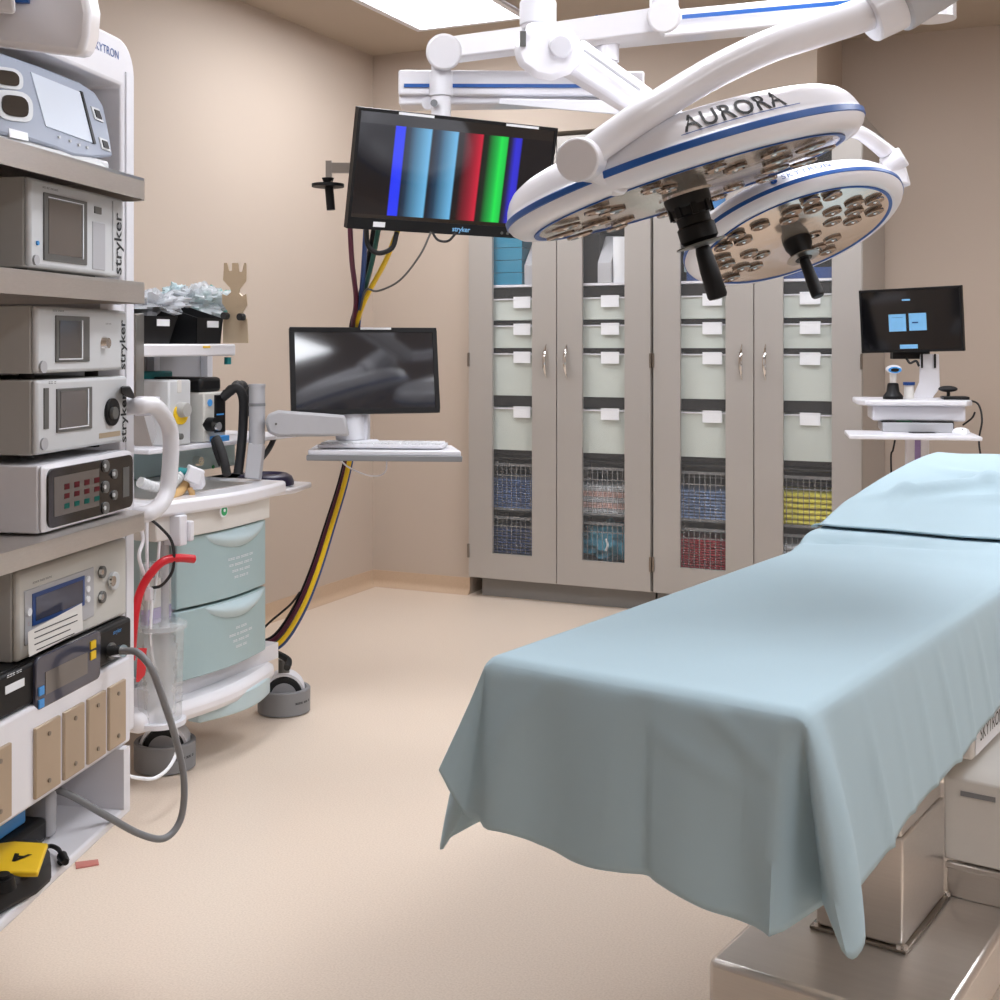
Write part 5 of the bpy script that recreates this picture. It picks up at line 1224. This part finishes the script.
# side table with mask base
se0, se1 = ca(262, 490, .95), ca(316, 490, .80)
zs = ca(285, 484, .9).z
T.part('side_table', MB().prism([(.50, ca(270, 480, .5).y-.2), (.98, bF-.10), (1.0, ca(300, 480, 1.0).y-.02), (.95, ca(312, 480, .95).y), (.5, ca(312, 480, .95).y)], lambda a, b: Vector((a, b, zs-.020)), lambda a, b: Vector((a, b, zs))), 'white_enamel', bevel=.006)
T.part('bag_arm', MB().cyl((AF-.02, b0-.03, .24), (AF-.02, b0-.03, zT1+.03), .014, n=16), 'grey_light')

# speech-bubble style items on the side table
c = ROOM.hit(265, 474, 'x', .85); c = Vector((.85, c.y, zs+.0005))
T = Thing(ROOM, c, 'mask_cradle', 'dark purple oval cradle on the white side table by the wall', 'cradle')
T.part('base', MB().lathe([(.100, 0), (.100, .012), (.092, .030), (.075, .040), (.06, .040), (.055, .034), (0, .033)], c, n=40, sy=1.05), 'purple', ang=50)
# monitors on the ledge
def module(a, px0, px1, py0, py1, dep, name, label, body):
    y0, y1 = rb(px0, px1, a); z1 = ca((px0+px1)/2, py0, a).z; z0 = ZL+.001
    T = Thing(ROOM, (a-dep/2, (y0+y1)/2, ZL), name, label, 'medical device')
    T.part('body', MB().box(a-dep, a, y0, y1, z0, z1), body, bevel=.006); return T, y0, y1, z0, z1
T, y0, y1, z0, z1 = module(.80, 169, 191, 380, 440, .20, 'vaporizer', 'white module with a yellow dial on the cart ledge', 'device')
zc = ca(180, 411, .80).z; yc = (y0+y1)/2
T.part('dial_collar', MB().cyl((.80, yc, zc-.01), (.806, yc, zc-.01), .034, n=28), 'yellow'); T.part('dial', MB().cyl((.80, yc, zc+.004), (.83, yc, zc+.004), .026, .022, 24), 'device_side')
T.part('knob', MB().cyl((.80, yc-.01, z0+.03), (.815, yc-.01, z0+.03), .010, n=16), 'bezel'); T.part('recess', MB().box(.799, .802, y0+.04, y1-.05, zc+.06, zc+.10), 'ivory', bevel=.001)
T.part('vent_slot', MB().box(.70, .74, y0-.001, y0+.002, zc+.02, zc+.026).box(.70, .74, y0-.001, y0+.002, zc+.034, zc+.04), 'bezel')
T, y0, y1, z0, z1 = module(.80, 204, 226, 392, 438, .30, 'patient_monitor_module', 'beige module with a black panel and blue lock on the cart ledge', 'device_warm')
T.part('top_cover', MB().box(.50, .79, y0-.005, y1-.01, z1+.0005, z1+.05), 'black', bevel=.012)
T.part('button_panel', MB().box(.799, .806, y0+.45*(y1-y0), y1-.01, z0+.03, z1-.01), 'black', bevel=.002)
T.part('screen_strip', MB().box(.8055, .8065, y0+.5*(y1-y0), y1-.02, (z0+z1)/2+.005, (z0+z1)/2+.010), 'blue_light')
T.part('blue_dot', MB().cyl((.80, y0+.25*(y1-y0), z1-.035), (.803, y0+.25*(y1-y0), z1-.035), .012, n=20), 'blue_light')
T.part('valve', MB().cyl((.79, y0+.2*(y1-y0), z0+.06), (.83, y0+.2*(y1-y0), z0+.06), .024, n=20), 'black'); T.part('valve_cap', MB().cyl((.83, y0+.2*(y1-y0), z0+.055), (.845, y0+.2*(y1-y0), z0+.055), .014, n=16), 'chrome')
T.part('blue_base', MB().box(.80, .83, y0+.03, y0+.10, z0+.001, z0+.02), 'blue_light', bevel=.002)
cbb = lambda a0, a1, y0, y1, z0, z1, m_, nm, lb, ct: solo(ROOM, ((a0+a1)/2, (y0+y1)/2, z0), nm, MB().box(a0, a1, y0, y1, z0, z1), m_, lb, ct, bevel=.006)
ya_, yb_ = rb(156, 180, .62)
cbb(.52, .59, ya_-.16, yb_-.0, ca(168, 374, .6).z-.06 if 0 else ZL+.0005, ca(168, 371, .6).z, 'teal', 'teal_case', 'teal case standing behind the white module on the cart ledge', 'case')
# small side-on flat display near the tower
pz0, pz1 = at(140, 404, 3.35), at(140, 314, 3.35)
T = Thing(W, pz0, 'side_display', 'dark flat display seen edge-on between the tower and the cart', 'monitor')
T.part('casing', MB().hexa([at(136, 404, 3.3), at(144, 405, 3.45), at(139, 404, 3.5), at(131, 402, 3.36), at(136, 314, 3.3), at(144, 313, 3.45), at(139, 313, 3.5), at(131, 314, 3.36)]), 'bezel', bevel=.003)
T.part('bracket', MB().bar(at(136, 404, 3.42), at(146, 440, 3.5), .05, .05), 'grey_light')
# black hoses from the module
def rp(px, py, a): return ROOM.world(ROOM.hit(px, py, 'x', a))
def hose(pts, r, m_, name, label, cat='hose', corr=False):
    mb = MB()
    mb.tube(pts, r, 12, smooth=14 if corr else 8, rs=(lambda u: r*(1+.14*math.sin(u*220))) if corr else None)
    solo(W, pts[0], name, mb, m_, label, cat)
hose([rp(222, 398, .80), rp(236, 388, .84), rp(243, 398, .86), rp(243, 425, .86), rp(241, 450, .86), rp(238, 474, .86)], .016, 'rubber', 'corrugated_hose', 'thick black corrugated hose hanging right of the modules', corr=True)
hose([rp(226, 394, .76), rp(240, 385, .70), rp(249, 396, .66), rp(246, 415, .66)], .017, 'rubber', 'corrugated_hose', 'short black corrugated hose looping over to the grey post', corr=True)
hose([rp(216, 438, .85), rp(221, 450, .88), rp(225, 465, .9), rp(227, 475, .9)], .015, 'rubber', 'breathing_hose', 'black hose hanging just under the beige module, right one')
hose([rp(214, 440, .83), rp(217, 452, .86), rp(222, 465, .88)], .012, 'rubber', 'breathing_hose', 'black hose hanging under the beige module, left one')
hose([rp(275, 436, .75), rp(270, 447, .78), rp(262, 458, .8), rp(252, 467, .85)], .010, 'rubber', 'cable', 'black cord running from the support arm down to the purple cradle', 'cable')
# breathing circuit: white Y piece, pale hose, yellow ends
yp = rp(192, 473, .98)
T = Thing(W, rp(186, 492, .95), 'breathing_circuit', 'white Y-piece with a teal cap and amber tubes resting on the cart worktop', 'breathing circuit')
T.part('y_piece', MB().bar(rp(186, 472, .97), rp(201, 478, 1.0), .05, .05).bar(rp(196, 472, .99), rp(198, 488, .99), .045, .04), 'white_plastic', bevel=.006)
T.part('teal_cap', MB().cyl(rp(177, 471, .95), rp(188, 472, .97), .012, n=16), 'teal')
T.part('hose', MB().tube([rp(181, 475, .96), rp(170, 484, .95), rp(155, 487, .93), rp(140, 482, .92)], .015, 12, smooth=14, rs=lambda u: .016*(1+.08*math.sin(u*160))), 'device')
T.part('amber_tube', MB().tube([rp(186, 484, .96), rp(180, 491, .96), rp(170, 497, .97)], .014, 12), 'skin_tube').__setitem__('label', 'amber rubber tube')
T.part('amber_tube', MB().tube([rp(190, 487, .98), rp(192, 494, .98), rp(190, 500, .98)], .010, 12), 'skin_tube')
# bins, bags and the hose bracket on the top shelf
ZS = zs1+.001
def bin_(px0, px1, py, a0, a1, label, flare=.02):
    y0, y1 = ca(px0, 330, a1).y, ca(px1, 330, a1).y; z1 = ca((px0+px1)/2, py, a1).z
    T = Thing(ROOM, ((a0+a1)/2, (y0+y1)/2, ZS), 'storage_bin', label, 'bin', 'black bins on the cart top shelf')
    m = MB(); t = .004
    m.hexa([(a0, y0+flare, ZS), (a1-flare, y0+flare, ZS), (a1-flare, y1-flare, ZS), (a0, y1-flare, ZS), (a0, y0+flare*.9, ZS+t), (a1-flare, y0+flare*.9, ZS+t), (a1-flare, y1-flare*.9, ZS+t), (a0, y1-flare*.9, ZS+t)])
    m.hexa([(a1-flare-t, y0+flare, ZS), (a1-flare, y0+flare, ZS), (a1-flare, y1-flare, ZS), (a1-flare-t, y1-flare, ZS), (a1-t, y0, z1), (a1, y0, z1), (a1, y1, z1), (a1-t, y1, z1)])
    m.hexa([(a0, y0+flare, ZS), (a1-flare, y0+flare, ZS), (a1-flare, y0+flare+t, ZS), (a0, y0+flare+t, ZS), (a0, y0, z1+.10), (a1, y0, z1), (a1, y0+t, z1), (a0, y0+t, z1+.10)])
    m.hexa([(a0, y1-flare-t, ZS), (a1-flare, y1-flare-t, ZS), (a1-flare, y1-flare, ZS), (a0, y1-flare, ZS), (a0, y1-t, z1+.10), (a1, y1-t, z1), (a1, y1, z1), (a0, y1, z1+.10)])
    m.box(a0-t, a0, y0, y1, ZS, z1+.10)
    T.part('bin_body', m, 'black')
    yc = y1-.40*(y1-y0); T.part('bin_label', MB().box(a1-.001, a1+.0015, yc-.030, yc+.030, z1-.032, z1-.010), 'paper')
    return y0, y1, z1
bin_(140, 178, 316, .42, .78, 'larger black bin at the tower side of the cart top shelf')
bin_(197, 223, 318, .42, .78, 'smaller black bin beside the tan hose bracket', .006)
def bag(px, py, a, rx_, ry_, rz_, seed, m_, label, z=None):
    c = ROOM.hit(px, py, 'x', a)
    if z is not None: c.z = z
    mb = MB().blob(c, rx_, ry_, rz_, amp=.55, fr=9, nu=44, nv=30, seed=seed)
    solo(ROOM, (c.x, c.y, c.z-rz_), 'plastic_bag', mb, m_, label, 'bag', ang=25)
D('bag_teal', (120, 196, 186), .2, alpha=.7, var=.4, scale=40)
bag(150, 308, .62, .10, .12, .055, 3, 'bag_plastic', 'clear plastic bag heaped in the larger black bin')
bag(184, 331, .60, .09, .11, .060, 8, 'bag_plastic', 'crumpled white plastic bag between the two black bins')
bag(199, 303, .60, .10, .11, .062, 12, 'bag_plastic', 'clear crinkled bag of tubing on top of the smaller bin')
bag(213, 304, .60, .07, .07, .050, 21, 'bag_teal', 'greenish plastic bag at the right of the smaller bin')
bag(178, 295, .52, .05, .06, .035, 30, 'cart_pale', 'small pale blue packet at the back of the bins')
br = [(224, 263), (227, 263), (229, 271), (232, 271), (232, 263), (238, 263), (239, 272), (242, 272), (244, 263), (246, 263), (246, 281), (240, 289), (239, 293), (242, 296), (246, 294), (247, 305), (243, 312), (247, 320), (248, 343), (223, 343), (223, 318), (228, 312), (222, 303), (222, 294), (227, 296), (231, 292), (230, 288), (223, 280)]
T = Thing(ROOM, ca(236, 343, .70), 'hose_bracket', 'tan metal bracket with cut-out hooks on the cart top shelf', 'bracket')
bp = MB().prism([((p, q)) for p, q in br], lambda p, q: ROOM.hit(p, q, 'y', ys1-.16), lambda p, q: ROOM.hit(p, q, 'y', ys1-.16)+Vector((0, .004, 0)))
T.part('plate', bp, 'tan_metal')
for px, py in ((227, 316), (243, 317)):
    p = ROOM.hit(px, py, 'y', ys1-.165); T.part('grommet', MB().cyl(p, p+Vector((0, -.02, 0)), .012, n=16), 'rubber')

# hanging things at the near end of the cart
hose([rp(131, 660, 1.0), rp(135, 615, 1.0), rp(141, 590, 1.0), rp(152, 572, 1.02), rp(164, 561, 1.04), rp(178, 558, 1.06), rp(194, 559, 1.08)], .0125, 'red', 'red_tube', 'bright red rubber tube curving up in front of the cart', 'tube')
T = Thing(W, rp(197, 560, 1.08), 'red_tube_tip', 'small tapered tip of the red tube', 'tube') if 0 else None
cn0, cn1 = rp(161, 722, 1.0), rp(163, 626, 1.0); cx = ROOM.hit(160, 722, 'x', 1.0)
zt2, zb2 = ROOM.hit(162, 628, 'x', 1.0).z, ROOM.hit(160, 720, 'x', 1.0).z
T = Thing(ROOM, (cx.x, cx.y, zb2), 'suction_canister', 'clear graduated suction canister hanging at the near end of the cart', 'canister')
T.part('jar', MB().lathe([(.060, 0), (.062, .005), (.070, zt2-zb2)], (cx.x, cx.y, zb2), n=36), 'clear_plastic')
T.part('lid', MB().lathe([(.074, 0), (.078, .004), (.078, .016), (.06, .024), (0, .028)], (cx.x, cx.y, zt2), n=36), 'clear_plastic')
T.part('inner_liner', MB().lathe([(.045, 0), (.052, .20)], (cx.x, cx.y, zb2+.02), n=28), 'clear_plastic')
for k in range(8): T.part('scale_mark', MB().box(cx.x+.066, cx.x+.0675, cx.y-.012, cx.y+.022, zb2+.06+k*.024, zb2+.0615+k*.024), 'grey_plastic')
T.part('bottom_ring', MB().lathe([(.062, -.012), (.075, -.010), (.075, .004), (.062, .006)], (cx.x, cx.y, zb2), n=36), 'white_plastic')
T.part('holder', MB().box(cx.x-.16, cx.x-.075, cx.y-.03, cx.y+.03, zb2+.05, zb2+.10), 'grey_light')
rc = ROOM.hit(143, 665, 'x', 1.05)
T = Thing(ROOM, rc, 'red_clamp', 'flat red clip in front of the clear canister', 'clip')
T.part('clip', MB().prism([(138, 648), (147, 648), (146, 656), (142, 660), (147, 662), (145, 675), (139, 682), (136, 682)], lambda p, q: ROOM.hit(p, q, 'x', 1.07), lambda p, q: ROOM.hit(p, q, 'x', 1.085)), 'red')
bc = ROOM.hit(157, 600, 'x', .97)
T = Thing(ROOM, bc, 'drainage_bag', 'clear bag with lilac fluid behind the red tube', 'bag')
T.part('bag', MB().box(.955, .985, ca(142, 600, .97).y, ca(173, 600, .97).y, ca(157, 624, .97).z, ca(157, 560, .97).z), 'clear_plastic', bevel=.01)
T.part('fluid', MB().box(.96, .98, ca(144, 600, .97).y, ca(171, 600, .97).y, ca(157, 622, .97).z, ca(157, 607, .97).z), 'lilac')
T.part('amber_layer', MB().box(.96, .98, ca(144, 600, .97).y, ca(171, 600, .97).y, ca(157, 606.5, .97).z, ca(157, 578, .97).z), 'ivory')
cable([rp(150, 519, 1.0), rp(160, 527, 1.03), rp(171, 540, 1.05), rp(174, 556, 1.06), rp(172, 572, 1.05), rp(162, 585, 1.03), rp(152, 588, 1.0)], .0045, 'rubber', 'thin black cord looping in front of the cart band')
cable([rp(140, 524, 1.0), rp(143, 540, 1.0), rp(139, 556, 1.0), rp(144, 575, 1.0)], .0055, 'white_plastic', 'white tube nearest the tower hanging from the cart')
cable([rp(147, 518, 1.0), rp(147, 560, 1.0), rp(148, 592, 1.0)], .005, 'white_plastic', 'straight white tube hanging down to the small white connector')
cable([rp(155, 516, 1.0), rp(159, 535, 1.0), rp(158, 560, 1.0), rp(155, 590, .98), rp(150, 620, .98)], .0045, 'paper', 'white tube hanging between the black cord and the straight tube')
solo(W, rp(149, 600, 1.0), 'tube_connector', MB().bar(rp(149, 588, 1.0), rp(149, 600, 1.0), .028, .02), 'white_plastic', 'small white connector on the straight hanging tube', 'connector', bevel=.003)
cable([rp(152, 600, 1.02), rp(151, 640, 1.02), rp(156, 680, 1.02), rp(160, 700, 1.0)], .004, 'paper', 'thin white tube hanging down through the canister')
cw = [rp(174, 720, 1.05), rp(178, 745, 1.08), rp(170, 766, 1.14), rp(155, 778, 1.16), rp(138, 778, 1.14), rp(122, 774, 1.1)]
cable(cw, .005, 'paper', 'thin white tube looping down in front of the near caster')
zf = .0
